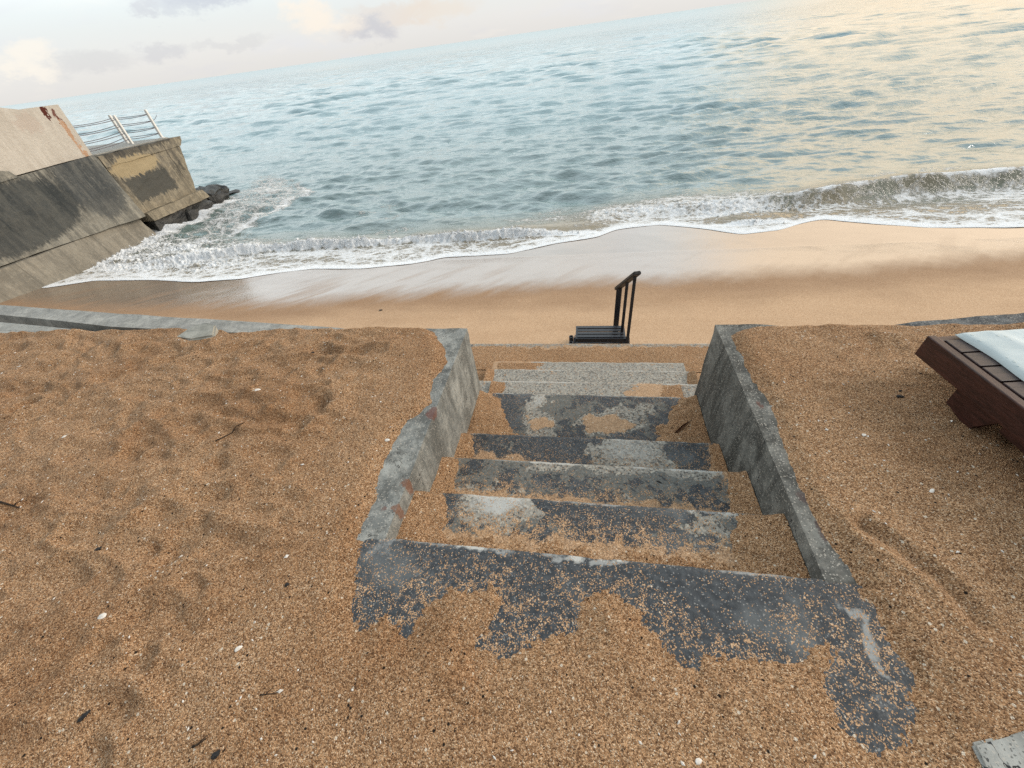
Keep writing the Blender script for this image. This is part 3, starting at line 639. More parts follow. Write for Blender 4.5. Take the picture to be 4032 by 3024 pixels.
def build_beach():
    xs = np.concatenate([np.arange(-40,-17,.4), np.arange(-17,14,.055), np.arange(14,45,.4)]); ys = np.concatenate([np.arange(2.0,4.,.2), np.arange(4.,11.6,.045), np.arange(11.6,16,.3)])
    X, Y = np.meshgrid(xs, ys)
    Z = beach_z(X, Y) + .012*fbm(X*.7, Y*.9, 3, 111) + .004*fbm(X*3.5, Y*6, 3, 112)*sstep(7.5,6,Y) + .02*sstep(4.6,3.2,Y)
    bd = np.interp(X, WD[:,0], WD[:,1]) + .22*fbm(X*.9, X*0+3, 4, 113) + .1*fbm(X*4, Y*4, 2, 114)
    u = X*.62+Y*.78; v = X*.78-Y*.62          # backwash runs diagonally down the sand
    streak = fbm(v*2.6, u*.32, 4, 115); left = sstep(2., -6., X)
    s = Y-bd
    wet = sstep(-.30, .75, s + .55*streak*(.4+.6*left) + .10*fbm(v*7, u*.9, 3, 118))
    wet *= 1 - .55*sstep(.05,.4,streak)*(.35+.65*left)*sstep(2.6,.0,s)
    damp = sstep(-1.5, -.1, s+.5*fbm(X*.5, Y*1.2, 3, 116))
    o = link('beach', fast_mesh('beach', np.stack([X,Y,Z],-1).reshape(-1,3), grid_quads(len(ys), len(xs)), dict(wet=wet, damp=damp)), M_beach)
    tag(o, kind='structure')
build_beach()

# ------------------------------------------------------------------ sea
SEA = -2.775
def build_sea():
    x0 = np.concatenate([np.arange(-52,-19,.3), np.arange(-19,13,.034), np.arange(13,46,.3)])
    s = [0,.006,.014,.025,.04,.06,.085,.115,.15,.19]
    while s[-1] < 6.2: s.append(s[-1]+.032)
    while s[-1] < 300: s.append(s[-1]+max(.032, .0115*(s[-1]-3.6)))
    while s[-1] < 25000: s.append(s[-1]*1.07)
    s = np.array(s); S, X0 = np.meshgrid(s, x0, indexing='ij')
    X = X0*(1+S/11.); ye = swash(X0); Y = ye+S
    dS = np.gradient(s)[:,None]; dX = .034*(1+S/11.)
    # wind waves
    rr = np.random.default_rng(77); N = 150
    lam = np.exp(np.where(np.arange(N) < 22, rr.uniform(math.log(3.5), math.log(12.), N), rr.uniform(math.log(.38), math.log(3.0), N))); ang = rr.normal(0, .27, N)-.10; ph = rr.uniform(0, 6.28, N)
    H = np.zeros(X.shape); wx = X + .25*fbm(X*.25, Y*.25, 2, 120); wy = Y + .5*fbm(X*.12, Y*.2, 3, 121)
    lim = np.maximum(dS*1.0, dX*.8)
    for k in range(N):
        kk = 2*math.pi/lam[k]; fade = np.clip((lam[k]/lim-2.)/1.6, 0, 1)
        if lam[k] > 5: sl_ = .020
        elif lam[k] > 1.2: sl_ = .028
        else: sl_ = .046
        rows = fade.max(1) > 0
        q = kk*(wx[rows]*math.sin(ang[k]) + wy[rows]*math.cos(ang[k])) + ph[k]
        H[rows] += fade[rows]*sl_/kk*(np.sin(q) + .3*np.sin(2*q+1.5))
    gust = .78 + .45*fbm(X*.07, Y*.11, 3, 122) + .35*fbm(X*.02, Y*.05, 2, 123)*sstep(20,60,S)
    amp = sstep(.9, 4.5, S)
    # calmer water just off the right-hand beach
    calm = 1 - .45*sstep(2., 7., X)*sstep(24., 13., Y)
    H = H*gust*amp*calm*1.05*(1+1.1*sstep(14,60,S))
    foam = np.zeros(X.shape); turb = np.zeros(X.shape)
    # ---- first breaker
    b1 = 10.75 + .12*fbm(X*.5, X*0, 3, 130) + .05*pn(X*3, X*0, 131) + .02*(X+3) 
    b1 = np.where(X < -9.5, np.maximum(b1-.45*(-9.5-X)*.35, 9.3), b1)
    e1 = sstep(-14.5,-12,X)*sstep(5.9,4.6,X); hgt1 = e1*(.20 + .13*fbm(X*.8, X*0+5, 3, 132) - .06*np.exp(-((X+5.4)/1.)**2))
    d1 = Y-b1
    prof1 = np.where(d1 < 0, np.exp(-(d1/.11)**2), .75*np.exp(-(d1/.55)**2)+.25*np.exp(-(d1/1.4)**2))
    H = np.where(e1 > 0, H*(1-.75*e1*np.exp(-(d1/.8)**2)), H) + hgt1*prof1
    brk = .55 + .6*fbm(X*.75+3, X*0, 3, 133) - .55*np.exp(-((X+5.2)/.9)**2)
    front = np.exp(-((d1+.07)/.12)**2)*e1
    foam = np.maximum(foam, front*np.clip(.62+.5*brk+.35*fbm(X*5, Y*5, 3, 137), .2, 1.2)); turb = np.maximum(turb, front*np.clip(.5+brk, .2, 1.2))
    # lace in the wash between the breaker and the edge
    wash = sstep(.0,.1,S)*sstep(.12,-.35,d1)
    foam = np.maximum(foam, wash*(.36+.26*fbm(X*.8, Y*1.8, 3, 134)))
    foam = np.maximum(foam, 1.25*np.exp(-((S-.05)/.07)**2)); foam = np.maximum(foam, .72*np.exp(-(S/.38)**2))
    # old swash lines inside the wash
    for k, (of, se) in enumerate(((.55,140),(1.05,141))):
        dl = S-of*(1+.5*fbm(X*.35, X*0, 2, se)); foam = np.maximum(foam, .62*np.exp(-(dl/.07)**2)*wash*sstep(-.1,.3,fbm(X*.3, X*0+9, 2, se+5)))
    foam = np.maximum(foam, .26*np.exp(-((d1-.8)/.7)**2)*e1*sstep(-.1,.5,fbm(X*.5, Y*.8, 3, 135)))
    # ---- second, larger breaker on the right
    b2 = np.interp(X, [-1,.5,3,4.95,6.74,8.58,10.2,11.3,16,30], [11.6,11.75,11.95,12.2,12.35,12.75,12.8,12.85,12.9,13]) + .10*fbm(X*.7, X*0, 3, 150)
    e2 = sstep(-1.5,3.5,X); h2 = e2*(.17 + .22*sstep(3.8,7.5,X) + .06*fbm(X*.6, X*0+2, 3, 151))
    d2 = Y-b2
    prof2 = np.where(d2 < 0, np.exp(-(d2/.25)**2), .6*np.exp(-(d2/.7)**2)+.4*np.exp(-(d2/2.)**2))
    H = H*(1-.6*e2*np.exp(-(d2/.8)**2)) + h2*prof2
    H -= .06*e2*np.exp(-((d2+.75)/.3)**2)*sstep(6,7.5,X)
    crest = np.exp(-((d2+.02)/.10)**2)*e2; foot = np.exp(-((d2+.5)/.22)**2)*e2
    foam = np.maximum(foam, crest*(.34+.6*fbm(X*1.1, X*0, 3, 152)+.25*sstep(9.5,11,X)))
    foam = np.maximum(foam, foot*(.42+.6*fbm(X*.9, X*0+4, 3, 153))*(1-.75*np.exp(-((X-7.6)/1.1)**2)))
    face = np.exp(-((d2+.27)/.22)**2)*e2
    foam = np.maximum(foam, face*(.14 + .2*sstep(6.5,5,X)+.15*fbm(X*2.5, Y*2, 3, 154)))
    turb = np.maximum(turb, foot*.6*sstep(7.3,5.5,X) + .15*crest)
    mess = sstep(-1,1.5,X)*sstep(6.3,4.,X)*np.exp(-((Y-12.0)/.75)**2); foam = np.maximum(foam, mess*(.50+.2*fbm(X*1.2, Y*1.2, 3, 155))); turb = np.maximum(turb, .45*mess)
    w2 = sstep(4.8,6,X)*sstep(.05,.15,S)*sstep(-.2,-.6,d2); foam = np.maximum(foam, w2*(.28+.25*fbm(X*.7, Y*1.8, 3, 156)) * (1-.6*np.exp(-((X-8)/1.2)**2-((d2+.9)/.4)**2)))
    foam = np.maximum(foam, .30*e2*np.exp(-((d2-.9)/.8)**2)*sstep(7.5,4,X)*sstep(-.3,.4,fbm(X*.5, Y*.9, 3, 157)))
    # ---- white water along the sea wall
    lw = sstep(-8.2,-11.5,X)*sstep(.05,.2,S)*sstep(12.4,10.6,Y-.25*(-X-12)); lw *= sstep(-30,-24,X)
    foam = np.maximum(foam, lw*(.42+.55*fbm(X*.8, Y*1.5, 4, 160))); turb = np.maximum(turb, lw*(.5+.5*fbm(X*1.1, Y*1.6, 3, 161)))
    pd = poly_sd(X, Y, [(-15.2,10.5),(-15.0,13.4),(-15.6,16.),(-17.8,21.5),(-15.8,20.6),(-13.89,19.04),(-12.3,17.4),(-11.75,16.11),(-11.9,14.42),(-12.6,13.04),(-13.3,11.4)]) + .5*fbm(X*.5, Y*.5, 3, 162)
    foam = np.maximum(foam, sstep(-.5,.9,pd)*(.22+.22*fbm(X*.6, Y*.8, 3, 163))); foam = np.maximum(foam, .42*np.exp(-((pd-.15)/.25)**2)*sstep(-14.5,-13,X))
    wl_ = sstep(.9,.1,np.abs(X+15.9))*sstep(9,10,Y)*sstep(18,15.5,Y); foam = np.maximum(foam, wl_*.75)
    # faint old foam streaks beyond the breakers
    foam = np.maximum(foam, .24*sstep(16.5,11.5,Y)*sstep(10.8,11.5,Y)*sstep(.05,.5,fbm(X*.35, Y*.7, 4, 164)))
    foam = np.clip(foam, 0, 1.2)
    # churned relief of the white water
    cl = np.abs(fbm(X*4.5, Y*6, 3, 170)); fx = fbm(X*11, Y*14, 2, 171)
    turb = turb*sstep(.35,1.,S); H += turb*(.24*(cl-.10) + .09*fx + .03*pn(X*22, Y*26, 173)*(X < 6))*sstep(40,25,Y)
    zb = beach_z(X, Y)+.004
    film = .018*(1-np.exp(-S/.05)) + .006*fbm(X*5, Y*9, 3, 172)*sstep(.1,.4,S)
    lvl = np.maximum(zb, SEA-.0) + film
    lvl = np.where(S < .02, zb+film*.6-.004, lvl)
    Z = np.maximum(lvl + H*sstep(.3, 1.3, S), zb+.004)
    shallow = np.clip(.95*sstep(4.2,.6,S) , 0, 1)
    shallow = np.maximum(shallow, .72*hgt1/.25*np.exp(-((d1-.15)/.55)**2)); shallow = np.maximum(shallow, np.clip(h2/.42,0,1)*.85*np.exp(-((d2+.15)/.6)**2))
    shallow = np.maximum(shallow, .55*sstep(13.5,10.8,Y)); shallow = np.maximum(shallow, .18*sstep(40,12,Y))
    fine = sstep(.3,2.5,S)*(1-.5*sstep(2.,7.,X)*sstep(24.,13.,Y))*(1-.6*np.exp(-(d1/.6)**2)*e1)*(1-.4*face) + .12
    me = fast_mesh('sea', np.stack([X,Y,Z],-1).reshape(-1,3), grid_quads(len(s), len(x0)), dict(foam=foam, shallow=np.clip(shallow,0,1), fine=fine, coarse=sstep(18,70,S), far=sstep(4.2,7.5,np.log(S+1.))))
    o = link('sea', me, M_water); tag(o, kind='structure')
    # spray thrown up along the broken crests
    w = (np.clip(turb, 0, 1.2)*(.25+.75*sstep(-12.5,-10.5,X))*np.clip(foam-.45, 0, 1)*(S < 9)*(np.abs(X) < 17)).ravel(); w[np.abs(x0)[None,:].repeat(len(s),0).ravel() > 17] = 0
    n = 3600; idx = rr.choice(w.size, n, p=w/w.sum()); P = np.stack([X.ravel()[idx], Y.ravel()[idx], Z.ravel()[idx]], -1)
    r = np.exp(rr.normal(math.log(.008), .5, n)); P[:,2] += np.abs(rr.normal(0, .035, n)); P[:,:2] += rr.normal(0, .03, (n,2))
    oc = np.array([(1,0,0),(0,1,0),(-1,0,0),(0,-1,0),(0,0,1),(0,0,-1)], float); tr = np.array([(0,1,4),(1,2,4),(2,3,4),(3,0,4),(1,0,5),(2,1,5),(3,2,5),(0,3,5)])
    sc = r[:,None,None]*rr.uniform(.6,1.6,(n,1,3)); V = P[:,None,:] + oc[None]*sc + rr.normal(0,.15,(n,6,3))*r[:,None,None]
    T = (tr[None]+6*np.arange(n)[:,None,None]).reshape(-1,3)
    o = link('sea_spray', fast_mesh('sea_spray', V.reshape(-1,3), T), M_foam); tag(o, 'white foam spray thrown up along the breaking waves', 'foam', kind='stuff')
build_sea()

# ------------------------------------------------------------------ sea wall, pier, cream wall, railing, rocks on the left
sw = empty('sea_wall', (-16.3,8.5,-2.4)); tag(sw, 'long dark stained concrete sea wall with a brown footing at the left edge', 'sea wall')
seam = lambda y: -1.82-.055*(y-8.2)
def keep(o, root): o.parent = root; o.matrix_parent_inverse = Matrix.Translation(root.location).inverted(); return o
bm = bmesh.new(); ys = [2,5,8.4,10.6,12.78]
prism_x(bm, [(2,seam(2)),(12.72,seam(12.72)),(12.76,-.05),(2,-.12)], lambda y,z: -16.36+.28*(-.05-z)/2., -19.5); rough(bm, 5, .05, .9, 4)
keep(bm_obj('wall_body', bm, M_sea_dark), sw)
bm = bmesh.new(); fx_ = lambda y: -15.58-.100*(y-7.14)
prism_x(bm, [(2,-3.6),(12.85,-3.6),(12.62,seam(12.6)-.025),(2,seam(2)-.025)], lambda y,z: fx_(y)-.26*(z+3.)/1.2 if z > -3.5 else fx_(y)+.25, -19.4); rough(bm, 5, .04, 1.1, 6)
keep(bm_obj('footing', bm, M_sea_foot), sw)
bm = bmesh.new(); prism_x(bm, [(2,-.125),(10.27,-.085),(10.15,.10),(9.9,.17),(2,.25)], -16.30, -17.2); rough(bm, 3, .03, 1.3, 7)
keep(bm_obj('coping', bm, M_sea_dark), sw)

pr = empty('pier', (-18,14.3,-1.5)); tag(pr, 'patched tan and grey concrete pier block standing in the surf under the railing', 'pier')
fp = lambda y,z: -16.42+.10*(-.15-z)
def pier_part(name, poly, fx, m, cuts, amp, seed, back=-24.):
    bm = bmesh.new(); prism_x(bm, poly, fx, back); rough(bm, cuts, amp, 1.6, seed); return keep(bm_obj(name, bm, m), pr)
pier_part('upper_wall', [(12.83,-2.02),(15.55,-2.03),(16.2,-.46),(12.83,-.46)], fp, M_pier, 5, .05, 11)
pier_part('deck_edge', [(12.83,-.455),(16.24,-.455),(16.42,-.30),(16.45,-.17),(12.83,-.10)], lambda y,z: fp(y,z)+.03, M_pier, 5, .04, 12)
pier_part('deck', [(12.86,-.10),(16.2,-.165),(16.2,-.13),(12.86,-.065)], lambda y,z: -16.72, M_paver, 3, .01, 16)
pier_part('plinth', [(12.95,-2.33),(15.9,-2.36),(15.75,-2.035),(12.88,-2.025)], lambda y,z: fp(y,z)+.12, M_pier, 4, .05, 13)
pier_part('base_course', [(12.9,-3.5),(16.0,-3.5),(15.7,-2.365),(12.98,-2.335)], lambda y,z: fp(y,z)+.02, M_rock, 5, .16, 14)
def rock(name, c, s, rz, label, seed):
    bm = bmesh.new(); box(bm, c, s, rz, min(s)*.22); rough(bm, 2, min(s)*.28, 1.1/max(s)*2.2, seed)
    o = bm_obj(name, bm, M_rock, smooth=False); tag(o, label, 'rock'); return o
rock('rock', (-16.9,16.6,-2.72), (1.4,1.3,1.0), .15, 'large stepped black rock at the seaward end of the pier', 21)
rock('rock', (-16.35,15.1,-2.8), (1.0,1.5,.7), -.1, 'dark brown rock slab against the foot of the pier', 22)
rock('rock', (-16.6,17.75,-2.80), (.6,.6,.28), .5, 'small black rock awash just beyond the big one at the pier end', 23)

cw = empty('garden_wall', (-16.6,11.5,0)); tag(cw, 'cream rendered wall with rust stains standing on the dark sea wall', 'wall')
bm = bmesh.new(); prism_x(bm, [(6,-.05),(12.72,-.035),(12.80,1.36),(11.65,1.375),(11.2,1.49),(6,1.56)], -16.42, -18.0); rough(bm, 4, .012, 1.3, 31)
keep(bm_obj('wall_face', bm, M_white), cw)
bm = bmesh.new()
for k in range(5): box(bm, (-16.72-.05*k%2*.02, 12.845, .12+.27*k), (.20,.09,.10), 0, .01)
rough(bm, 1, .01, 6., 2)
o = keep(bm_obj('rope_bracket', bm, M_post), cw)

rl = empty('railing', (-17.3,15.5,-.15)); tag(rl, 'white railing posts strung with sagging dark ropes along the pier deck', 'railing')
PO = [(-18.11,15.64), (-17.34,15.13), (-17.09,16.3)]
for x, y in PO:
    bm = bmesh.new(); box(bm, (x, y, .3), (.085,.085,.98), .2, .012); box(bm, (x,y,-.15),(.19,.19,.06),.2,.01); box(bm, (x, y, .80), (.075,.075,.05), .2, .01)
    keep(bm_obj('post', bm, M_post), rl)
def rope(a, b, sag, r=.010):
    bm = bmesh.new(); a = Vector(a); b = Vector(b); pts = []
    for i in range(13):
        t = i/12; p = a.lerp(b, t); p.z -= sag*2.4*t*(1-t); pts.append(p)
    tube(bm, pts, r, 6); keep(bm_obj('rope', bm, M_rope), rl)
for k, z in enumerate((.02,.22,.44,.66)):
    st = (-16.75, 12.86, z+.02+.02*k)
    rope(st, (*PO[1], z+.03), .05); rope((st[0]-.1,st[1],st[2]+.05), (*PO[0], z+.05), .07)
    rope((*PO[1], z+.03), (*PO[2], z), .05); rope((*PO[0], z+.05), (*PO[2], z+.01), .03)
rope((*PO[2], .45), (-19.5,19.,.45), .06)

# ------------------------------------------------------------------ black steel stair at the foot of the concrete one
ms = empty('metal_stair', (.27,4.27,-1.5)); tag(ms, 'black steel stair with slatted treads and one handrail below the concrete steps', 'stairs')
def tread(x0, x1, y0, y1, z, dxb):
    t = bmesh.new(); w = .032
    def q(x, y): return (x + dxb*(y-y0)/(y1-y0), y)
    box(t, ((x0+x1)/2, y0+.012, z-.028), (x1-x0, .022, .056), 0, .003); box(t, ((x0+x1)/2+dxb, y1-.012, z-.028), (x1-x0, .022, .056), 0, .003)
    box(t, (x0+.014, (y0+y1)/2, z-.022), (.026, y1-y0-.046, .05), 0, .003); box(t, (x1-.014, (y0+y1)/2, z-.022), (.026, y1-y0-.046, .05), 0, .003)
    fr = keep(bm_obj('tread', t, M_black), ms)
    for k in range(4):
        s_ = bmesh.new(); yy = y0+.024+.022+k*(y1-y0-.092)/3
        box(s_, ((x0+x1)/2, yy, z+.004), (x1-x0-.05, .047, .012), 0, .002)
        o = bm_obj('slat', s_, M_black); o.parent = fr
tread(-.06, .575, 4.135, 4.43, -1.5, 0); tread(-.06, .575, 4.45, 4.72, -1.80, 0); tread(-.06, .575, 4.74, 5.0, -2.06, 0)
for x in (-.085, .60):
    bm = bmesh.new(); prism_x(bm, [(4.09,-1.56),(4.16,-1.50),(5.1,-2.12),(5.0,-2.2),(4.9,-2.2)], x, x+.022); keep(bm_obj('stringer', bm, M_black), ms)
for y, z in ((4.06,-1.50),(4.155,-1.475)):
    bm = bmesh.new(); n = 14
    for rr_, zz in (((.028,.019),z),):
        ring = lambda r, h: [bm.verts.new((-.115+r*math.cos(2*math.pi*k/n), y+r*math.sin(2*math.pi*k/n), h)) for k in range(n)]
        a, b_, c, d_ = ring(.028, z-.75), ring(.028, z), ring(.019, z), ring(.019, z-.12)
        for p, q in ((a,b_),(b_,c),(c,d_)):
            for k in range(n): bm.faces.new((p[k], p[(k+1)%n], q[(k+1)%n], q[k]))
        bm.faces.new(d_)
    keep(bm_obj('pipe_stub', bm, M_black, smooth=False), ms)
RA = Vector((.592,4.06,-.575)); RB = Vector((.475,4.62,-1.045))
for t, w, zb in ((.04,.036,-2.),(.45,.036,-1.9),(.93,.068,-2.2)):
    p = RA.lerp(RB, t); bm = bmesh.new(); box(bm, (p.x, p.y, (p.z-.012+zb)/2), (w, .036 if w < .05 else .06, p.z-.012-zb), -.2, .003)
    keep(bm_obj('post', bm, M_black), ms)
bm = bmesh.new(); dr = (RB-RA).normalized(); sd_ = Vector((dr.y,-dr.x,0)).normalized(); nn = dr.cross(sd_); A = RA-dr*.05; B = RB+dr*.05
for c0 in (A, B): pass
vs = [bm.verts.new(c+sd_*a*.042+nn*b_*.021) for c in (A,B) for a,b_ in ((-1,-1),(1,-1),(1,1),(-1,1))]
for f in ((0,1,2,3),(7,6,5,4),(0,4,5,1),(1,5,6,2),(2,6,7,3),(3,7,4,0)): bm.faces.new([vs[i] for i in f])
bmesh.ops.bevel(bm, geom=bm.edges[:], offset=.009, segments=3, affect='EDGES')
keep(bm_obj('handrail', bm, M_railtop), ms)

# ------------------------------------------------------------------ sun lounger
ZT = .25; LG = Vector((1.617,1.743,0)); ax = Vector((.113,-.9936,0)); sx_ = Vector((.9936,.113,0))   # along its length (towards the viewer), across it
lo = empty('sun_lounger', (LG.x, LG.y, 0), math.atan2(sx_.y, sx_.x)); tag(lo, 'dark red brown slatted wooden sun lounger sunk in sand at the right edge', 'sun lounger')
# local axes: +x across, -y along the length
LEN, WID = 1.95, .68
def lpart(name, f, m, cuts=0):
    bm = bmesh.new(); f(bm); return bm_obj(name, bm, m, lo)
lpart('side_rail', lambda b: box(b, (.018,-LEN/2,ZT-.055), (.036,LEN,.11), 0, .005), M_wood)
lpart('side_rail', lambda b: box(b, (WID-.018,-LEN/2,ZT-.055), (.036,LEN,.11), 0, .005), M_wood)
lpart('end_rail', lambda b: box(b, (WID/2,-.019,ZT-.058), (WID-.078,.034,.10), 0, .004), M_wood)
lpart('end_rail', lambda b: box(b, (WID/2,-LEN+.019,ZT-.058), (WID-.078,.034,.10), 0, .004), M_wood)
k = 0; yy = -.045
while yy > -LEN+.1:
    lpart('slat', lambda b: box(b, (WID/2,yy-.045,ZT-.006), (WID-.084,.088,.018), 0, .003), M_slat); yy -= .097
def leg(b, x, y):
    vs0 = [(y+.115,ZT-.10),(y+.10,.09),(y+.105,.02),(y+.09,-.06),(y-.02,-.06),(y-.045,.03),(y-.13,ZT-.10)]
    prism_x(b, vs0[::-1], x, x+.04); bmesh.ops.bevel(b, geom=b.edges[:], offset=.004, segments=1, affect='EDGES')
for x, y in ((.042,-.33),(WID-.082,-.33),(.042,-1.6),(WID-.082,-1.6)): lpart('leg', lambda b: leg(b, x, y), M_wood)
lpart('stretcher', lambda b: box(b, (.062,-.98,.105), (.03,1.06,.055), 0, .004), M_wood)
# mattress: a thin padded canvas sheet lying on it, its edge folded
def mattress():
    nx, ny = 60, 150; u = np.linspace(0, 1, nx); v = np.linspace(0, 1, ny); U, V = np.meshgrid(u, v)
    x = .105 + .015*np.sin(V*9)+.012*fbm(V*8, V*0, 2, 201)*1.; X = x + (WID+.01-x)*U; Y = -.012 - V*(LEN-.05)
    e = np.minimum.reduce([U*(WID-.1), (1-U)*(WID-.1), V*LEN, (1-V)*LEN]); T = .022*np.sqrt(np.clip(1-(1-np.clip(e/.035,0,1))**2, 0, 1))
    Z = ZT+.006+T+.007*fbm(X*6, Y*5, 3, 202)*np.clip(e/.04,0,1)+.010*np.exp(-((U-.18-.08*np.sin(V*14))/.06)**2)*np.clip(e/.03,0,1)
    Vt = np.stack([X,Y,Z],-1).reshape(-1,3); Vb = Vt.copy(); Vb[:,2] = ZT+.0045
    n = len(Vt); q = grid_quads(ny, nx)[:, ::-1]
    b = np.concatenate([np.arange(nx-1), np.arange(nx-1, n-1, nx), np.arange(n-1, n-nx, -1), np.arange(n-nx, 0, -nx)])
    side = np.stack([b, np.roll(b,-1), np.roll(b,-1)+n, b+n], -1)
    me = fast_mesh('mattress', np.vstack([Vt,Vb]), np.vstack([q, q[:, ::-1]+n, side]))
    o = link('mattress', me, M_cushion); o.location = lo.location; o.rotation_euler = lo.rotation_euler
    tag(o, 'pale blue green canvas mattress lying on the wooden lounger', 'mattress')
mattress()

# ------------------------------------------------------------------ small finds on the sand
def hz(x, y): return float(terrace_height(np.array([[x, x+.001]]), np.array([[y, y]]))[0,0])
def twig(pts, r, label, m=M_twig, name='twig', cat='twig', z0=None):
    P = [];
    for i, (x, y, dz) in enumerate(pts): P.append((x, y, (hz(x, y) if z0 is None else z0)+r*.7+dz))
    bm = bmesh.new(); n = len(P); tube(bm, P, [r*(1-.45*i/(n-1))*(1+.15*random.uniform(-1,1)) for i in range(n)], 7)
    k = n//2; a = Vector(P[k]); tube(bm, [a, a+Vector((.014,.010,.012)), a+Vector((.026,.026,.010))], [r*.6, r*.45, r*.3], 5)
    tag(bm_obj(name, bm, m), label, cat)
twig([(-1.935,1.075,.0),(-1.915,1.115,.006),(-1.895,1.145,.008),(-1.875,1.175,.012),(-1.855,1.215,.006)], .004, 'thin dark curved twig on the sand left of the stairs')
twig([(-2.86,.637,0),(-2.80,.63,.006),(-2.75,.627,.006),(-2.69,.616,.002)], .006, 'short dark stick on the sand at the left edge of the picture')
twig([(-.985,.105,0),(-.965,.108,.003),(-.93,.118,.001)], .0025, 'hair thin dark twig on the sand below the slab')
twig([(-1.115,-.035,0),(-1.10,-.028,.003),(-1.085,-.012,.002)], .0035, 'tiny bent twig near the bottom edge of the sand')
def leaf(p, q, w, label):
    p = Vector(p); q = Vector(q); dv = (q-p); sd = Vector((-dv.y, dv.x, 0)).normalized(); n = 12; rows = []
    bm = bmesh.new()
    for i in range(n+1):
        t = i/n; c = p.lerp(q, t)+Vector((0,0,.02*math.sin(math.pi*t))); ww = w*(math.sin(math.pi*min(1, .06+t*.94))**.7)+.0008
        rows.append([bm.verts.new(c+sd*ww*s_+Vector((0,0,.5*ww*abs(s_)))) for s_ in (-1,-.5,0,.5,1)])
    for r0, r1 in zip(rows, rows[1:]):
        for k in range(4): bm.faces.new((r0[k], r0[k+1], r1[k+1], r1[k]))
    bmesh.ops.solidify(bm, geom=bm.faces[:], thickness=.0012)
    tag(bm_obj('dry_leaf', bm, M_leaf, smooth=True), label, 'leaf')
leaf((.62,1.80,-.655), (.765,1.935,-.61), .008, 'narrow red brown dry leaf propped on the sand of the landing step')
def lump(x, y, l, w, h, rz, label, seed, z=None, name='charcoal', cat='charcoal', m=None):
    bm = bmesh.new(); bmesh.ops.create_icosphere(bm, subdivisions=3, radius=1)
    for v in bm.verts:
        c = v.co; n = .68*(1+.55*float(fbm(np.array([c.x*1.6+seed]), np.array([c.y*1.6+c.z*1.3]), 3, seed)[0])); tp = 1-.35*c.x
        v.co = Vector((c.x*l*n, c.y*w*n*tp, c.z*h*n*tp))
    bmesh.ops.rotate(bm, verts=bm.verts[:], cent=(0,0,0), matrix=Matrix.Rotation(rz, 3, 'Z'))
    o = bm_obj(name, bm, m or M_coal); o.location = (x, y, (hz(x, y) if z is None else z)+h*.55); tag(o, label, cat)
lump(-2.048,.474,.022,.012,.009,.9,'small black charcoal bit with a grey tail in the left sand',1)
lump(-1.089,.427,.012,.010,.007,.2,'black charcoal crumb on the sand just left of the slab corner',2)
lump(-1.539,-.019,.030,.010,.008,1.05,'long pointed black splinter of charcoal in the lower left sand',3)
lump(-1.027,-.039,.019,.012,.009,.95,'knobbly black charcoal lump at the bottom edge of the sand',4)
lump(-1.80,1.86,.018,.009,.008,.5,'black crumb on the far left sand near the terrace edge',5)
lump(-.30,1.655,.018,.008,.007,.3,'black chip lying on the step edge',6, z=-.512) if False else None
lump(1.52,1.555,.026,.012,.008,0.,'flat black pebble on the sand beside the lounger',7)
lump(1.545,1.60,.010,.007,.006,0.,'tiny black pebble behind the flat one beside the lounger',8)
lump(.43,1.24,.022,.007,.006,-.5,'black curled scrap lying on the grey step',9, z=-.342, name='scrap', cat='scrap')
lump(-4.0,6.3,.05,.035,.02,.4,'small dark clump lying alone on the smooth beach',10, z=-2.36, name='seaweed_clump', cat='seaweed') 
# shells
def shell_mesh(seed, elong):
    r = np.random.default_rng(seed); nr, na = 7, 18; V = []
    for i in range(nr):
        t = i/(nr-1)
        for k in range(na):
            a = 2*math.pi*k/na; rad = t*(1+.06*math.sin(3*a+seed)+.03*math.sin(7*a)); z = .42*math.sqrt(max(0, 1-t*t))*(1+.05*math.sin(12*a))
            V.append((rad*math.cos(a)*elong + .25*(1-t), rad*math.sin(a), z))
    Q = [(i*na+k, i*na+(k+1)%na, (i+1)*na+(k+1)%na, (i+1)*na+k) for i in range(nr-1) for k in range(na)]
    return fast_mesh('seashell', np.array(V), np.array(Q))
SH = [shell_mesh(1, 1.15), shell_mesh(2, 1.6), shell_mesh(3, 2.2)]
for me_ in SH: me_.materials.append(M_shell)
def shell(x, y, r, k, rz, label, tilt=.2, group=None):
    o = bpy.data.objects.new('seashell', SH[k]); COL.objects.link(o); r *= .8; o.scale = (r,r,r); o.rotation_euler = (tilt, random.uniform(-.2,.2), rz); o.location = (x, y, hz(x, y)+r*.05)
    tag(o, label, 'seashell', group)
shell(-1.753,.239,.0175,0,.6,'largest round white seashell on the lower left sand')
shell(-1.143,.211,.010,1,.8,'comma shaped white shell chip midway along the lower left sand', .5)
shell(-1.95,1.47,.014,1,.5,'small white shell on the far sand near the terrace edge')
shell(-.98,1.16,.011,1,.2,'small white shell on the sand beside the left stair wall')
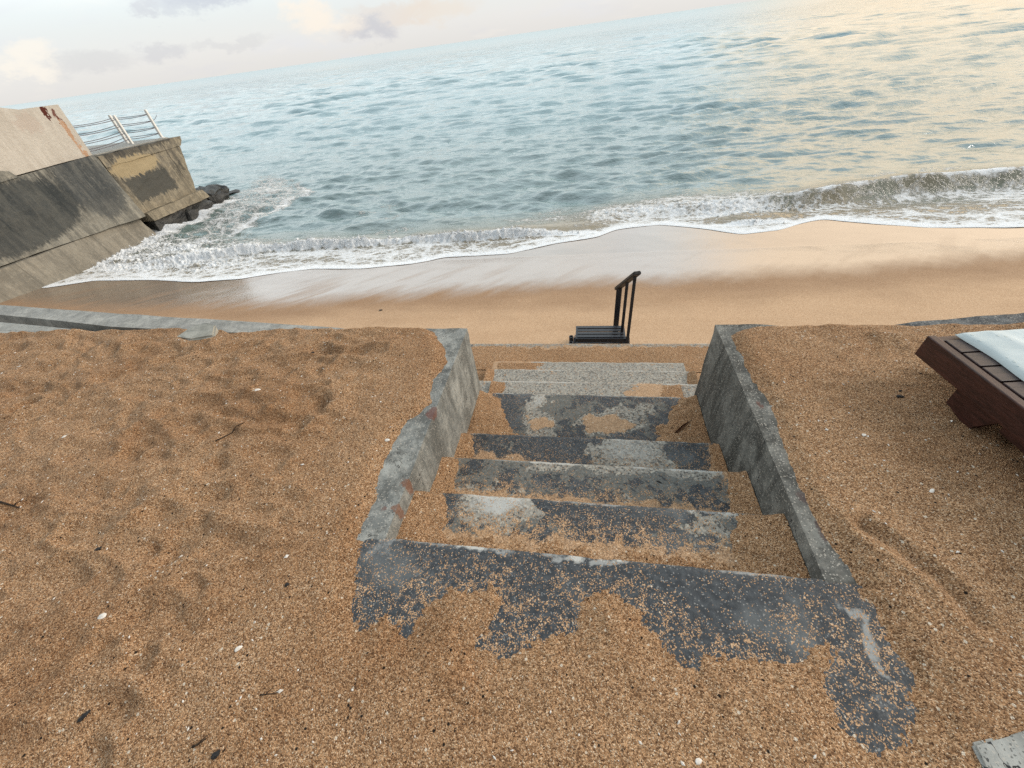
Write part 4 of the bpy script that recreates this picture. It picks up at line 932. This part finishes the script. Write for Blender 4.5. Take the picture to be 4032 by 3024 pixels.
shell(-2.95,1.05,.010,1,.9,'white shell fragment on the rippled sand at the far left')
shell(.33,.13,.008,1,.4,'white shell chip on the sand just below the middle of the slab')
shell(1.35,1.02,.009,2,.9,'slender white shell on the sand right of the stairs')
shell(1.25,1.30,.009,1,.3,'white shell on the sand between right stair wall and lounger')
shell(.93,.17,.008,2,-.7,'pale pointed shell on the sand beside the paving slab')
# uncountable shell grit
def grit():
    n = 1700; x = np.where(rng.random(n) < .62, rng.uniform(-4.5,-.8,n), rng.uniform(-.9,2.2,n)); y = rng.uniform(-.45,2.1,n)
    bad = (x > -.95) & (x < 1.0) & (y > .22)
    x, y = x[~bad], y[~bad]; n = len(x); z = terrace_height(x[None,:], y[None,:])[0]
    r = np.exp(rng.normal(math.log(.0026), .38, n)); a = rng.uniform(0, 6.28, n)
    oc = np.array([(1.5,0,0),(.1,.8,0),(-1.3,.1,0),(0,-.8,0),(.1,.1,.55),(0,0,-.5)]); tr = np.array([(0,1,4),(1,2,4),(2,3,4),(3,0,4),(1,0,5),(2,1,5),(3,2,5),(0,3,5)])
    v = oc[None]*r[:,None,None]*rng.uniform(.6,1.5,(n,1,3)); ca, sa = np.cos(a)[:,None], np.sin(a)[:,None]
    V = np.stack([v[...,0]*ca-v[...,1]*sa+x[:,None], v[...,0]*sa+v[...,1]*ca+y[:,None], v[...,2]+z[:,None]+r[:,None]*.3], -1)
    T = (tr[None]+6*np.arange(n)[:,None,None]).reshape(-1,3)
    o = link('shell_grit', fast_mesh('shell_grit', V.reshape(-1,3), T, smooth=False), M_shell); tag(o, 'tiny white shell fragments scattered over the upper sand', 'shells', kind='stuff')
grit()

# ------------------------------------------------------------------ render settings
scene.view_settings.view_transform = 'Standard'; scene.view_settings.look = 'None'; scene.view_settings.exposure = .65; scene.view_settings.gamma = 1.
scene.cycles.max_bounces = 5; scene.cycles.use_denoising = False; scene.cycles.denoiser = 'OPENIMAGEDENOISE'; scene.cycles.denoising_input_passes = 'RGB_ALBEDO_NORMAL'
